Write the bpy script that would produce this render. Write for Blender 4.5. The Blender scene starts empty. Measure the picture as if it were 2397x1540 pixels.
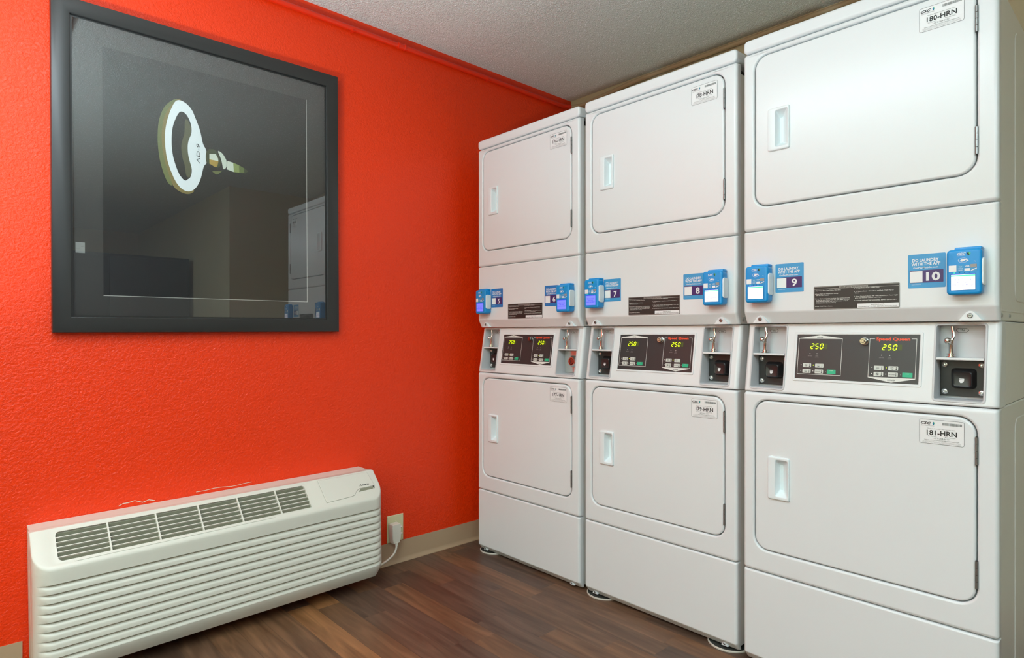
import bpy, bmesh, math, random
from mathutils import Vector, Matrix
from mathutils.geometry import tessellate_polygon

S = bpy.context.scene
C = S.collection
PI = math.pi
random.seed(7)

# ------------------------------------------------------------------ camera
H_CAM = 1.105
YAW = math.radians(47.4)
cd = bpy.data.cameras.new('camera')
cd.sensor_fit = 'HORIZONTAL'
cd.sensor_width = 36.0
cd.lens = 36.0 * 1435.44 / 2397.0
cd.shift_x = 0.0
cd.shift_y = (779.5 - 770.0) / 2397.0
cd.clip_start = 0.02
cam = bpy.data.objects.new('camera', cd)
C.objects.link(cam)
cam.location = (0, 0, H_CAM)
cam.rotation_euler = (PI / 2, 0, YAW - PI / 2)
S.camera = cam

# ------------------------------------------------------------------ world, exposure
w = bpy.data.worlds.new('world')
S.world = w
w.use_nodes = True
w.node_tree.nodes['Background'].inputs[0].default_value = (0.8, 0.85, 1, 1)
w.node_tree.nodes['Background'].inputs[1].default_value = 0.05
S.view_settings.view_transform = 'Standard'
S.view_settings.look = 'None'
S.view_settings.gamma = 1.0
S.view_settings.use_curve_mapping = False
S.view_settings.exposure = 0.06
S.cycles.max_bounces = 10
S.cycles.diffuse_bounces = 6
S.cycles.glossy_bounces = 5
S.cycles.caustics_reflective = False
S.cycles.caustics_refractive = False
S.cycles.use_denoising = True

# room constants (metres)
Y_RED = 2.55      # red wall plane
X_BACK = 2.84     # wall behind the dryers
Z_CEIL = 2.538
X_SIDE = 2.02     # wall beyond the dryer alcove
Y_ALC = -1.2
Y_FAR = -5.1
X_NEAR = -1.9

LIGHTS = [  # x, y, watts; all but the first are added fill
    (0.25, 1.15, 12.0),
    (0.10, -1.60, 28.0),
    (0.10, -3.90, 10.0),
    (-1.30, -0.50, 34.0),
]
for i, (lx, ly, e) in enumerate(LIGHTS):
    ld = bpy.data.lights.new('fixture_or_fill_lamp', 'AREA')
    ld.shape = 'RECTANGLE'
    ld.size = 0.13 if i == 0 else 0.26
    ld.size_y = 1.16
    ld.energy = e
    ld.color = (0.79, 1.0, 1.13)
    lo = bpy.data.objects.new('fixture_or_fill_lamp', ld)
    C.objects.link(lo)
    lo.location = (lx, ly, Z_CEIL - 0.092)
ld = bpy.data.lights.new('fill_uplight', 'AREA')  # added uplight that brightens the ceiling
ld.shape = 'DISK'
ld.size = 0.34
ld.energy = 142.0
ld.spread = math.radians(140)
ld.color = (0.75, 1.0, 1.13)
fill_up = bpy.data.objects.new('fill_uplight', ld)
C.objects.link(fill_up)
fill_up.location = (-1.05, 0.95, 0.36)
fill_up.rotation_euler = (PI, 0, 0)
ld = bpy.data.lights.new('fill_point_lamp', 'POINT')  # added point fill, no such bulb in the room
ld.shadow_soft_size = 0.14
ld.energy = 5.0
ld.color = (0.92, 1.0, 1.02)
fill_point = bpy.data.objects.new('fill_point_lamp', ld)
C.objects.link(fill_point)
fill_point.location = (-1.05, 0.95, 1.45)


# ------------------------------------------------------------------ materials
def lin(c):
    r = []
    for v in c:
        v = v / 255.0
        r.append(v / 12.92 if v <= 0.04045 else ((v + 0.055) / 1.055) ** 2.4)
    return (r[0], r[1], r[2], 1.0)


MATS = {}


def mat(name, rgb, rough=0.5, metal=0.0, spec=0.5, emit=None, estr=0.0, coat=0.0):
    m = bpy.data.materials.new(name)
    m.use_nodes = True
    b = m.node_tree.nodes['Principled BSDF']
    b.inputs['Base Color'].default_value = lin(rgb)
    b.inputs['Roughness'].default_value = rough
    b.inputs['Metallic'].default_value = metal
    b.inputs['Specular IOR Level'].default_value = spec
    b.inputs['Coat Weight'].default_value = coat
    if emit:
        b.inputs['Emission Color'].default_value = lin(emit)
        b.inputs['Emission Strength'].default_value = estr
    MATS[name] = m
    return m


def N(m, t, **kw):
    n = m.node_tree.nodes.new(t)
    for k, v in kw.items():
        setattr(n, k, v)
    return n


def L(m, a, b):
    m.node_tree.links.new(a, b)


def add_bump(m, scale, strength, dist, detail=3.0, kind='noise', rough=0.55):
    b = m.node_tree.nodes['Principled BSDF']
    tc = N(m, 'ShaderNodeTexCoord')
    if kind == 'noise':
        t = N(m, 'ShaderNodeTexNoise')
        t.inputs['Scale'].default_value = scale
        t.inputs['Detail'].default_value = detail
        t.inputs['Roughness'].default_value = rough
        out = t.outputs['Fac']
    else:
        t = N(m, 'ShaderNodeTexVoronoi')
        t.inputs['Scale'].default_value = scale
        out = t.outputs['Distance']
    L(m, tc.outputs['Object'], t.inputs['Vector'])
    bp = N(m, 'ShaderNodeBump')
    bp.inputs['Strength'].default_value = strength
    bp.inputs['Distance'].default_value = dist
    L(m, out, bp.inputs['Height'])
    L(m, bp.outputs['Normal'], b.inputs['Normal'])
    return t, bp


def ramp(m, stops):
    r = N(m, 'ShaderNodeValToRGB')
    cr = r.color_ramp
    while len(cr.elements) < len(stops):
        cr.elements.new(0.5)
    for e, (p, c) in zip(cr.elements, stops):
        e.position = p
        e.color = lin(c)
    return r


enamel = mat('white_enamel', (224, 228, 229), 0.23, spec=0.5)
add_bump(enamel, 420, 0.05, 0.0004, 2)
mat('enamel_side', (228, 228, 222), 0.33)
mat('white_plastic', (228, 236, 238), 0.3)
mat('gap_dark', (40, 40, 38), 0.7)
mat('zinc', (176, 178, 176), 0.38, metal=0.6)
mat('zinc_bright', (214, 214, 210), 0.2, metal=0.85)
mat('tray_grey', (196, 197, 199), 0.42)
mat('chrome', (225, 222, 215), 0.13, metal=1.0)
mat('steel', (150, 150, 148), 0.3, metal=0.9)
mat('black_plate', (44, 43, 41), 0.42)
mat('black_plastic', (34, 34, 35), 0.28)
mat('lens_black', (51, 51, 52), 0.3)
mat('ink_white', (222, 224, 218), 0.5)
mat('ink_black', (24, 24, 24), 0.5)
mat('ink_grey', (110, 112, 110), 0.5)
mat('ink_palegrey', (150, 150, 148), 0.5)
mat('ink_red', (240, 84, 48), 0.5)
mat('button_green', (30, 176, 132), 0.4)
mat('button_pale', (205, 210, 202), 0.45)
mat('led_digit', (190, 220, 20), 0.5, emit=(205, 240, 10), estr=1.5)
mat('led_ghost', (74, 86, 30), 0.5)
mat('led_glow', (58, 66, 34), 0.35)
mat('led_dot', (190, 220, 20), 0.5, emit=(200, 235, 20), estr=1.0)
mat('lock_brass', (214, 206, 170), 0.25, metal=0.6)
mat('lock_red', (140, 44, 28), 0.35)
mat('reader_blue', (6, 146, 216), 0.33)
mat('reader_blue_dark', (12, 108, 170), 0.4)
mat('sticker_blue', (62, 154, 206), 0.4)
mat('sticker_deepblue', (36, 120, 190), 0.4)
mat('sticker_purple', (66, 42, 104), 0.4)
mat('sticker_white', (232, 234, 234), 0.4)
mat('logo_green', (70, 190, 120), 0.4)
mat('logo_blue', (30, 110, 160), 0.4)
mat('screen_white', (230, 230, 235), 0.3, emit=(232, 232, 245), estr=0.95)
mat('screen_blue', (100, 110, 235), 0.3, emit=(112, 120, 246), estr=0.85)
mat('screen_green', (60, 220, 150), 0.3, emit=(70, 225, 160), estr=0.9)
mat('screen_navy', (40, 60, 200), 0.3, emit=(50, 70, 215), estr=0.7)
mat('screen_ink', (150, 140, 215), 0.4)
mat('screen_ink_blue', (62, 66, 190), 0.4)
mat('plate_black', (42, 41, 38), 0.4)
mat('plate_silver', (150, 150, 146), 0.35, metal=0.3)
mat('ptac_white', (213, 211, 199), 0.36)
mat('ptac_shade_grey', (132, 132, 112), 0.6)  # grey holding the shade of grille blades and notch; also door joint
mat('ptac_dark', (30, 28, 22), 0.8)
mat('outlet_cream', (222, 220, 176), 0.4)
mat('plug_white', (226, 224, 208), 0.4)
mat('frame_black', (43, 42, 41), 0.32)
mat('print_mat', (58, 56, 55), 0.75)
mat('print_dark', (27, 26, 28), 0.75)
mat('mat_bevel', (190, 190, 184), 0.6)
mat('key_white', (226, 232, 232), 0.6)
mat('key_edge', (128, 112, 62), 0.6)
mat('key_olive', (104, 110, 62), 0.6)
mat('key_inner', (84, 84, 58), 0.6)
mat('key_dark', (58, 64, 34), 0.6)
mat('key_gold', (172, 142, 64), 0.6)
mat('key_pale', (206, 214, 196), 0.6)
mat('key_green', (132, 146, 84), 0.6)
mat('key_fade', (96, 108, 58), 0.6)
mat('key_fade_deep', (62, 68, 42), 0.6)
mat('pad_black', (52, 54, 50), 0.7)
mat('pad_white', (205, 200, 188), 0.5)
mat('foot_metal', (90, 88, 84), 0.5, metal=0.5)
mat('dark_cabinet', (26, 26, 30), 0.45)
mat('crack_white', (225, 205, 185), 0.7)
mat('fixture_white', (225, 225, 220), 0.4)
mat('fixture_diffuser', (240, 240, 236), 0.4, emit=(255, 250, 240), estr=3.0)
mat('baseboard_tan', (176, 150, 120), 0.42)

# red wall paint: knock-down texture under semi gloss paint
m = mat('red_paint', (240, 57, 5), 0.33, spec=0.45)
b = m.node_tree.nodes['Principled BSDF']
tc = N(m, 'ShaderNodeTexCoord')
n1 = N(m, 'ShaderNodeTexNoise')
n1.inputs['Scale'].default_value = 105
n1.inputs['Detail'].default_value = 4
n1.inputs['Roughness'].default_value = 0.6
n1.inputs['Distortion'].default_value = 0.6
L(m, tc.outputs['Object'], n1.inputs['Vector'])
bp = N(m, 'ShaderNodeBump')
bp.inputs['Strength'].default_value = 0.75
bp.inputs['Distance'].default_value = 0.0045
L(m, n1.outputs['Fac'], bp.inputs['Height'])
L(m, bp.outputs['Normal'], b.inputs['Normal'])
mat('red_paint_smooth', (230, 46, 14), 0.34)

# beige walls
m = mat('beige_wall', (196, 188, 158), 0.6)
add_bump(m, 120, 0.35, 0.003, 3)
mat('beige_pipe', (176, 158, 128), 0.45)
m = mat('beige_wall_light', (205, 200, 184), 0.6)
add_bump(m, 120, 0.35, 0.003, 3)

# popcorn ceiling
m = mat('popcorn', (234, 238, 230), 0.75)
b = m.node_tree.nodes['Principled BSDF']
tc = N(m, 'ShaderNodeTexCoord')
v = N(m, 'ShaderNodeTexVoronoi')
v.inputs['Scale'].default_value = 135
v.inputs['Randomness'].default_value = 1.0
n1 = N(m, 'ShaderNodeTexNoise')
n1.inputs['Scale'].default_value = 60
n1.inputs['Detail'].default_value = 3
L(m, tc.outputs['Object'], v.inputs['Vector'])
L(m, tc.outputs['Object'], n1.inputs['Vector'])
inv = N(m, 'ShaderNodeMath', operation='SUBTRACT')
inv.inputs[0].default_value = 1.0
L(m, v.outputs['Distance'], inv.inputs[1])
mul = N(m, 'ShaderNodeMath', operation='MULTIPLY')
L(m, inv.outputs[0], mul.inputs[0])
L(m, n1.outputs['Fac'], mul.inputs[1])
bp = N(m, 'ShaderNodeBump')
bp.inputs['Strength'].default_value = 0.55
bp.inputs['Distance'].default_value = 0.010
L(m, mul.outputs[0], bp.inputs['Height'])
L(m, bp.outputs['Normal'], b.inputs['Normal'])
r = ramp(m, [(0.0, (212, 212, 202)), (0.42, (214, 214, 204)), (0.52, (236, 236, 228)), (1.0, (238, 238, 230))])
L(m, mul.outputs[0], r.inputs['Fac'])
v2 = N(m, 'ShaderNodeTexVoronoi')
v2.inputs['Scale'].default_value = 82
L(m, tc.outputs['Object'], v2.inputs['Vector'])
r2 = ramp(m, [(0.17, (255, 255, 255)), (0.27, (0, 0, 0))])
L(m, v2.outputs['Distance'], r2.inputs['Fac'])
m3 = N(m, 'ShaderNodeMix', data_type='RGBA')
L(m, r2.outputs['Color'], m3.inputs[0])
L(m, r.outputs['Color'], m3.inputs[6])
m3.inputs[7].default_value = (1, 1, .98, 1)
L(m, m3.outputs[2], b.inputs['Base Color'])
ad = N(m, 'ShaderNodeMath', operation='MULTIPLY_ADD')
ad.inputs[1].default_value = 0.5
L(m, r2.outputs['Color'], ad.inputs[0])
L(m, mul.outputs[0], ad.inputs[2])
L(m, ad.outputs[0], bp.inputs['Height'])

# vinyl plank floor; boards run along Y
m = mat('plank_floor', (110, 78, 56), 0.42)
b = m.node_tree.nodes['Principled BSDF']
tc = N(m, 'ShaderNodeTexCoord')
sx = N(m, 'ShaderNodeSeparateXYZ')
L(m, tc.outputs['Object'], sx.inputs[0])


def mth(op, a, bb=None, cc=None):
    n = N(m, 'ShaderNodeMath', operation=op)
    for i, q in enumerate((a, bb, cc)):
        if q is None:
            continue
        if isinstance(q, (int, float)):
            n.inputs[i].default_value = q
        else:
            L(m, q, n.inputs[i])
    return n.outputs[0]


xs = mth('DIVIDE', mth('SUBTRACT', sx.outputs['X'], 1.382), 0.0987)
k = mth('FLOOR', xs)
wn = N(m, 'ShaderNodeTexWhiteNoise', noise_dimensions='1D')
L(m, k, wn.inputs['W'])
ys = mth('ADD', mth('DIVIDE', sx.outputs['Y'], 0.62), mth('MULTIPLY', wn.outputs['Value'], 7.3))
j = mth('FLOOR', ys)
cb = N(m, 'ShaderNodeCombineXYZ')
L(m, k, cb.inputs[0])
L(m, j, cb.inputs[1])
wn2 = N(m, 'ShaderNodeTexWhiteNoise', noise_dimensions='3D')
L(m, cb.outputs[0], wn2.inputs['Vector'])
tone = ramp(m, [(0.0, (86, 66, 54)), (0.3, (98, 78, 66)), (0.55, (106, 80, 62)), (0.8, (120, 88, 64)), (1.0, (150, 106, 70))])
L(m, wn2.outputs['Value'], tone.inputs['Fac'])
mp = N(m, 'ShaderNodeMapping')
mp.inputs['Scale'].default_value = (26, 2.2, 1)
L(m, tc.outputs['Object'], mp.inputs['Vector'])
va = N(m, 'ShaderNodeVectorMath', operation='ADD')
L(m, mp.outputs[0], va.inputs[0])
vs = N(m, 'ShaderNodeVectorMath', operation='SCALE')
L(m, wn2.outputs['Color'], vs.inputs[0])
vs.inputs['Scale'].default_value = 20
L(m, vs.outputs[0], va.inputs[1])
gn = N(m, 'ShaderNodeTexNoise')
gn.inputs['Scale'].default_value = 1.0
gn.inputs['Detail'].default_value = 5
gn.inputs['Distortion'].default_value = 1.2
L(m, va.outputs[0], gn.inputs['Vector'])
gr = ramp(m, [(0.25, (160, 150, 142)), (0.5, (206, 202, 198)), (0.75, (250, 246, 242))])
L(m, gn.outputs['Fac'], gr.inputs['Fac'])
mx = N(m, 'ShaderNodeMix', data_type='RGBA', blend_type='MULTIPLY')
mx.inputs[0].default_value = 1.0
L(m, tone.outputs['Color'], mx.inputs[6])
L(m, gr.outputs['Color'], mx.inputs[7])
fx = mth('FRACT', xs)
edge = mth('LESS_THAN', fx, 0.018)
mx2 = N(m, 'ShaderNodeMix', data_type='RGBA')
L(m, mth('MULTIPLY', edge, 0.5), mx2.inputs[0])
L(m, mx.outputs[2], mx2.inputs[6])
mx2.inputs[7].default_value = lin((46, 32, 24))
hs = N(m, 'ShaderNodeHueSaturation')
hs.inputs['Value'].default_value = 1.36
hs.inputs['Saturation'].default_value = 1.02
L(m, mx2.outputs[2], hs.inputs['Color'])
L(m, hs.outputs[0], b.inputs['Base Color'])
bp = N(m, 'ShaderNodeBump')
bp.inputs['Strength'].default_value = 0.12
bp.inputs['Distance'].default_value = 0.001
L(m, gn.outputs['Fac'], bp.inputs['Height'])
L(m, bp.outputs['Normal'], b.inputs['Normal'])

# thin picture glass: clear pane whose surface reflects
m = bpy.data.materials.new('picture_glass')
m.use_nodes = True
m.node_tree.nodes.clear()
MATS['picture_glass'] = m
o_ = N(m, 'ShaderNodeOutputMaterial')
tr = N(m, 'ShaderNodeBsdfTransparent')
gl = N(m, 'ShaderNodeBsdfGlossy')
gl.inputs['Roughness'].default_value = 0.0
fr = N(m, 'ShaderNodeFresnel')
fr.inputs['IOR'].default_value = 2.4
mxs = N(m, 'ShaderNodeMixShader')
ge = N(m, 'ShaderNodeNewGeometry')
sb = N(m, 'ShaderNodeMath', operation='SUBTRACT')
sb.inputs[0].default_value = 1.0
L(m, ge.outputs['Backfacing'], sb.inputs[1])
ml = N(m, 'ShaderNodeMath', operation='MULTIPLY')
L(m, fr.outputs[0], ml.inputs[0])
L(m, sb.outputs[0], ml.inputs[1])
L(m, ml.outputs[0], mxs.inputs[0])
L(m, tr.outputs[0], mxs.inputs[1])
L(m, gl.outputs[0], mxs.inputs[2])
L(m, mxs.outputs[0], o_.inputs[0])


# ------------------------------------------------------------------ text
TXT = {}


def glyphs(s, off=0.0, shear=0.0, space=1.0):
    key = (s, off, shear, space)
    if key in TXT:
        return TXT[key]
    cu = bpy.data.curves.new('t', 'FONT')
    cu.body = s
    cu.offset = off
    cu.shear = shear
    cu.space_character = space
    cu.resolution_u = 2
    ob = bpy.data.objects.new('t', cu)
    me = bpy.data.meshes.new_from_object(ob)
    vs = [(q.co.x, q.co.y) for q in me.vertices]
    fs = [tuple(p.vertices) for p in me.polygons]
    bpy.data.objects.remove(ob)
    bpy.data.curves.remove(cu)
    bpy.data.meshes.remove(me)
    TXT[key] = (vs, fs)
    return vs, fs


_v, _f = glyphs('H')
CAP = max(q[1] for q in _v) or 0.7


# ------------------------------------------------------------------ mesh builder
class MB:
    def __init__(self):
        self.v = []
        self.f = []
        self.mi = []
        self.mats = []

    def _m(self, name):
        if name not in self.mats:
            self.mats.append(name)
        return self.mats.index(name)

    def add(self, vs, fs, m):
        o = len(self.v)
        k = self._m(m)
        self.v += [tuple(q) for q in vs]
        for f in fs:
            self.f.append(tuple(i + o for i in f))
            self.mi.append(k)

    def loft(self, loops, m, cap0=False, cap1=True, closed=True):
        n = len(loops[0])
        vs = [p for l in loops for p in l]
        fs = []
        for i in range(len(loops) - 1):
            for j in range(n if closed else n - 1):
                a = i * n + j
                b_ = i * n + (j + 1) % n
                fs.append((a, b_, b_ + n, a + n))
        if cap0:
            fs.append(tuple(range(n - 1, -1, -1)))
        if cap1:
            fs.append(tuple(range((len(loops) - 1) * n, len(loops) * n)))
        self.add(vs, fs, m)

    def box(self, a, b_, m, bev=0.0, seg=2):
        bm = bmesh.new()
        bmesh.ops.create_cube(bm, size=1.0)
        for q in bm.verts:
            q.co = Vector(((a[i] + b_[i]) / 2 + q.co[i] * (b_[i] - a[i]) for i in range(3)))
        if bev > 0:
            bmesh.ops.bevel(bm, geom=list(bm.edges), offset=bev, segments=seg, affect='EDGES', profile=0.5)
        bm.verts.index_update()
        self.add([q.co[:] for q in bm.verts], [tuple(x.index for x in f.verts) for f in bm.faces], m)
        bm.free()

    def cyl(self, p0, p1, r0, m, r1=None, n=20, caps=True):
        p0 = Vector(p0)
        p1 = Vector(p1)
        r1 = r0 if r1 is None else r1
        d = (p1 - p0).normalized()
        a = d.orthogonal().normalized()
        b_ = d.cross(a)
        l0 = [p0 + (a * math.cos(t) + b_ * math.sin(t)) * r0 for t in [2 * PI * i / n for i in range(n)]]
        l1 = [p1 + (a * math.cos(t) + b_ * math.sin(t)) * r1 for t in [2 * PI * i / n for i in range(n)]]
        self.loft([l0, l1], m, caps, caps)

    def lathe(self, p0, axis, prof, m, n=24):
        """prof: list of (distance along axis, radius)"""
        p0 = Vector(p0)
        d = Vector(axis).normalized()
        a = d.orthogonal().normalized()
        b_ = d.cross(a)
        loops = []
        for h, r_ in prof:
            loops.append([p0 + d * h + (a * math.cos(t) + b_ * math.sin(t)) * max(r_, 1e-5) for t in [2 * PI * i / n for i in range(n)]])
        self.loft(loops, m, True, True)

    def tube(self, pts, r_, m, n=12):
        pts = [Vector(p) for p in pts]
        loops = []
        up = None
        for i, p in enumerate(pts):
            d = (pts[min(i + 1, len(pts) - 1)] - pts[max(i - 1, 0)]).normalized()
            if up is None:
                a = d.orthogonal().normalized()
            else:
                a = (up - d * up.dot(d)).normalized()
            up = a
            b_ = d.cross(a)
            loops.append([p + (a * math.cos(t) + b_ * math.sin(t)) * r_ for t in [2 * PI * k_ / n for k_ in range(n)]])
        self.loft(loops, m, True, True)

    def sphere(self, c, r_, m, n=14):
        pr = [(-r_ * math.cos(PI * i / n), r_ * math.sin(PI * i / n)) for i in range(n + 1)]
        self.lathe(c, (0, 0, 1), pr, m, n=16)

    # flat artwork: P maps (a, b, c) -> point
    def poly(self, P, pts, m, c=0.0, holes=()):
        rings = [[Vector((x, y, 0)) for x, y in pts]] + [[Vector((x, y, 0)) for x, y in h] for h in holes]
        tris = tessellate_polygon(rings)
        flat = [q for rg in rings for q in rg]
        self.add([P(q.x, q.y, c) for q in flat], tris, m)

    def rect(self, P, a0, a1, b0, b1, m, c=0.0, r_=0.0):
        if r_ > 0:
            self.add([P(x, y, c) for x, y in rr(a0, a1, b0, b1, r_, 4)], [tuple(range(20))], m)
        else:
            self.add([P(a0, b0, c), P(a1, b0, c), P(a1, b1, c), P(a0, b1, c)], [(0, 1, 2, 3)], m)

    def ring(self, P, a0, a1, b0, b1, t, m, c=0.0, r_=0.0):
        o = rr(a0, a1, b0, b1, max(r_, 1e-5), 4)
        i_ = rr(a0 + t, a1 - t, b0 + t, b1 - t, max(r_ - t, 1e-5), 4)
        n = len(o)
        vs = [P(x, y, c) for x, y in o] + [P(x, y, c) for x, y in i_]
        self.add(vs, [(k_, (k_ + 1) % n, n + (k_ + 1) % n, n + k_) for k_ in range(n)], m)

    def text(self, P, s, a, b_, h, m, c=0.0006, w_=None, align='L', off=0.0, shear=0.0, wmax=None, rot=0.0, space=1.0):
        vs, fs = glyphs(s, off, shear, space)
        if not vs:
            return
        x0 = min(q[0] for q in vs)
        x1 = max(q[0] for q in vs)
        sc = h / CAP
        sxx = sc
        if w_:
            sxx = w_ / (x1 - x0)
        elif wmax and (x1 - x0) * sc > wmax:
            sxx = wmax / (x1 - x0)
        wd = (x1 - x0) * sxx
        ox = {'L': 0, 'C': -wd / 2, 'R': -wd}[align]
        out = []
        cr_, sr_ = math.cos(rot), math.sin(rot)
        for x, y in vs:
            lx_, ly_ = ox + (x - x0) * sxx, y * sc
            out.append(P(a + lx_ * cr_ - ly_ * sr_, b_ + lx_ * sr_ + ly_ * cr_, c))
        self.add(out, fs, m)

    def mesh(self, name, smooth=True, ang=28):
        me = bpy.data.meshes.new(name)
        me.from_pydata(self.v, [], self.f)
        for q in self.mats:
            me.materials.append(MATS[q])
        me.polygons.foreach_set('material_index', self.mi)
        bm = bmesh.new()
        bm.from_mesh(me)
        bmesh.ops.remove_doubles(bm, verts=bm.verts, dist=1e-7)
        bmesh.ops.recalc_face_normals(bm, faces=bm.faces)
        for f in bm.faces:
            f.smooth = smooth
        bm.to_mesh(me)
        bm.free()
        if smooth:
            me.set_sharp_from_angle(angle=math.radians(ang))
        me.update()
        return me


CACHE = {}


def obj(name, mk, parent=None, key=None, label=None, wn=False, smooth=True, loc=None):
    """mk: a filled MB or a function returning one; key: share the mesh with earlier twins"""
    if key is not None and key in CACHE:
        me = CACHE[key]
    else:
        mb = mk() if callable(mk) else mk
        me = mb.mesh(name, smooth)
        if key is not None:
            CACHE[key] = me
    o = bpy.data.objects.new(name, me)
    C.objects.link(o)
    if parent:
        o.parent = parent
    if loc:
        o.location = loc
    if label:
        o['label'] = label
    if wn:
        md = o.modifiers.new('weighted', 'WEIGHTED_NORMAL')
        md.keep_sharp = True
        md.weight = 80
    return o


def thing(name, label, cat, loc, rz=0.0, group=None):
    o = bpy.data.objects.new(name, None)
    C.objects.link(o)
    o.empty_display_size = 0.05
    o.location = loc
    o.rotation_euler = (0, 0, rz)
    o['label'] = label
    o['category'] = cat
    if group:
        o['group'] = group
    return o


def structure(name, mb, smooth=False):
    o = obj(name, mb, smooth=smooth)
    o['kind'] = 'structure'
    return o


def rr(a0, a1, b0, b1, r_, n=6):
    """rounded rectangle, 4*(n+1) points, counter-clockwise from the lower left corner.
    r_ may be one radius or four (ll, lr, ur, ul)"""
    rs = r_ if isinstance(r_, (tuple, list)) else (r_,) * 4
    out = []
    for (cx, cy, sx_, sy_, st, q) in ((a0, b0, 1, 1, PI, rs[0]), (a1, b0, -1, 1, 1.5 * PI, rs[1]), (a1, b1, -1, -1, 0, rs[2]), (a0, b1, 1, -1, 0.5 * PI, rs[3])):
        q = max(q, 1e-5)
        for i in range(n + 1):
            t = st + 0.5 * PI * i / n
            out.append((cx + sx_ * q + q * math.cos(t), cy + sy_ * q + q * math.sin(t)))
    return out


def arc_loops(P, a0, a1, b0, b1, rc, r_, c0, sign=1, n=5, k=6):
    """loops that round an edge of radius r_: from the wall (inset 0) over to the face at height c0.
    sign=1 shrinks inwards (outer edge of a plate), sign=-1 grows (lip of an opening)."""
    out = []
    for i in range(n + 1):
        t = 0.5 * PI * i / n
        ins = r_ * (1 - math.cos(t)) * sign
        c = c0 - r_ + r_ * math.sin(t)
        out.append([P(x, y, c) for x, y in rr(a0 + ins, a1 - ins, b0 + ins, b1 - ins, max(rc - ins, 1e-4), k)])
    return out


# ------------------------------------------------------------------ room shell
mb = MB(); mb.box((X_NEAR - .1, Y_FAR - .1, -.1), (X_BACK + .1, Y_RED + .1, 0), 'plank_floor'); structure('floor', mb)
mb = MB(); mb.box((X_NEAR - .1, Y_FAR - .1, Z_CEIL), (X_BACK + .1, Y_RED + .1, Z_CEIL + .1), 'popcorn'); structure('ceiling', mb)

mb = MB()
mb.box((X_NEAR, Y_RED, 0), (X_BACK, Y_RED + .1, Z_CEIL), 'red_paint')
PW = lambda a, b_, c: (a, Y_RED - c, b_)


def crack(pts, w0):
    for (x0, z0), (x1, z1) in zip(pts[:-1], pts[1:]):
        mb.add([PW(x0, z0 - w0, .0012), PW(x1, z1 - w0, .0012), PW(x1, z1 + w0, .0012), PW(x0, z0 + w0, .0012)], [(0, 1, 2, 3)], 'crack_white')


crack([(.4457, .4905), (.4592, .4969), (.4757, .4970), (.4951, .5010), (.5204, .4899), (.5403, .4959), (.5605, .4889)], .0013)
crack([(.6996, .496), (.7313, .4963), (.7637, .4994), (.7967, .4987), (.8302, .4955), (.8576, .4969), (.8783, .4995), (.9078, .5011)], .0010)
structure('wall_left', mb)
mb = MB(); mb.box((X_BACK, Y_ALC - .1, 0), (X_BACK + .1, Y_RED + .1, Z_CEIL), 'beige_wall'); structure('wall_back', mb)
mb = MB(); mb.box((X_SIDE, Y_ALC - .1, 0), (X_BACK, Y_ALC, Z_CEIL), 'beige_wall'); structure('wall_alcove', mb)
mb = MB(); mb.box((X_SIDE, Y_FAR, 0), (X_SIDE + .1, Y_ALC - .1, Z_CEIL), 'beige_wall'); structure('wall_right', mb)
mb = MB(); mb.box((X_NEAR - .1, Y_FAR - .1, 0), (X_SIDE + .1, Y_FAR, Z_CEIL), 'beige_wall'); structure('wall_far', mb)
mb = MB(); mb.box((X_NEAR - .1, Y_FAR, 0), (X_NEAR, Y_RED + .1, Z_CEIL), 'beige_wall'); structure('wall_near', mb)


def baseboard(name, x0, x1):
    q = MB()
    prof = [(0, .1025), (.0025, .1025), (.003, .100), (.003, .022), (.005, .014), (.0095, .007), (.013, .003), (.0135, 0.0), (0, 0)]
    loops = [[(x, Y_RED - .0003 - p, z + .0002) for p, z in prof] for x in (x0, x1)]
    q.loft(loops, 'baseboard_tan', True, True)
    o = structure(name, q, True)
    return o


baseboard('baseboard_left', 1.405, X_BACK - .001)
baseboard('baseboard_near', X_NEAR + .001, 0.178)
mb = MB(); mb.box((X_BACK - .004, Y_ALC + .001, .0002), (X_BACK - .0003, Y_RED - .02, .1), 'baseboard_tan'); structure('baseboard_back', mb)


# conduits below the ceiling
def bend(p0, p1, p2, r_, n=8):
    p0, p1, p2 = Vector(p0), Vector(p1), Vector(p2)
    a = p1 + (p0 - p1).normalized() * r_
    b_ = p1 + (p2 - p1).normalized() * r_
    out = []
    for i in range(n + 1):
        t = i / n
        out.append((1 - t) ** 2 * a + 2 * t * (1 - t) * p1 + t * t * b_)
    return out


ZP, RP, OFF = 2.484, .0115, .016
corner = bend((0, Y_RED - OFF, ZP), (X_BACK - OFF, Y_RED - OFF, ZP), (X_BACK - OFF, 0, ZP), .11, 12)
t = thing('conduit_pipe', 'red painted conduit pipe running along the red wall just below the ceiling', 'pipe', (1.0, Y_RED, ZP))
mb = MB(); mb.tube([Vector(p) - Vector((1.0, Y_RED, ZP)) for p in [(X_NEAR + .01, Y_RED - OFF, ZP)] + corner[:7]], RP, 'red_paint_smooth', 16)
obj('pipe', mb, t)
mb = MB()
mb.lathe((1.585 - 1, -OFF, 0), (1, 0, 0), [(0, .0114), (.001, .0150), (.008, .0150), (.009, .0136), (.034, .0136), (.035, .0150), (.042, .0150), (.043, .0114)], 'red_paint_smooth')
mb.cyl((1.592 - 1, -OFF, -.0), (1.592 - 1, -OFF - .019, .004), .0035, 'red_paint_smooth')
mb.cyl((1.620 - 1, -OFF, -.0), (1.620 - 1, -OFF - .019, .004), .0035, 'red_paint_smooth')
obj('coupling', mb, t)
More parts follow.
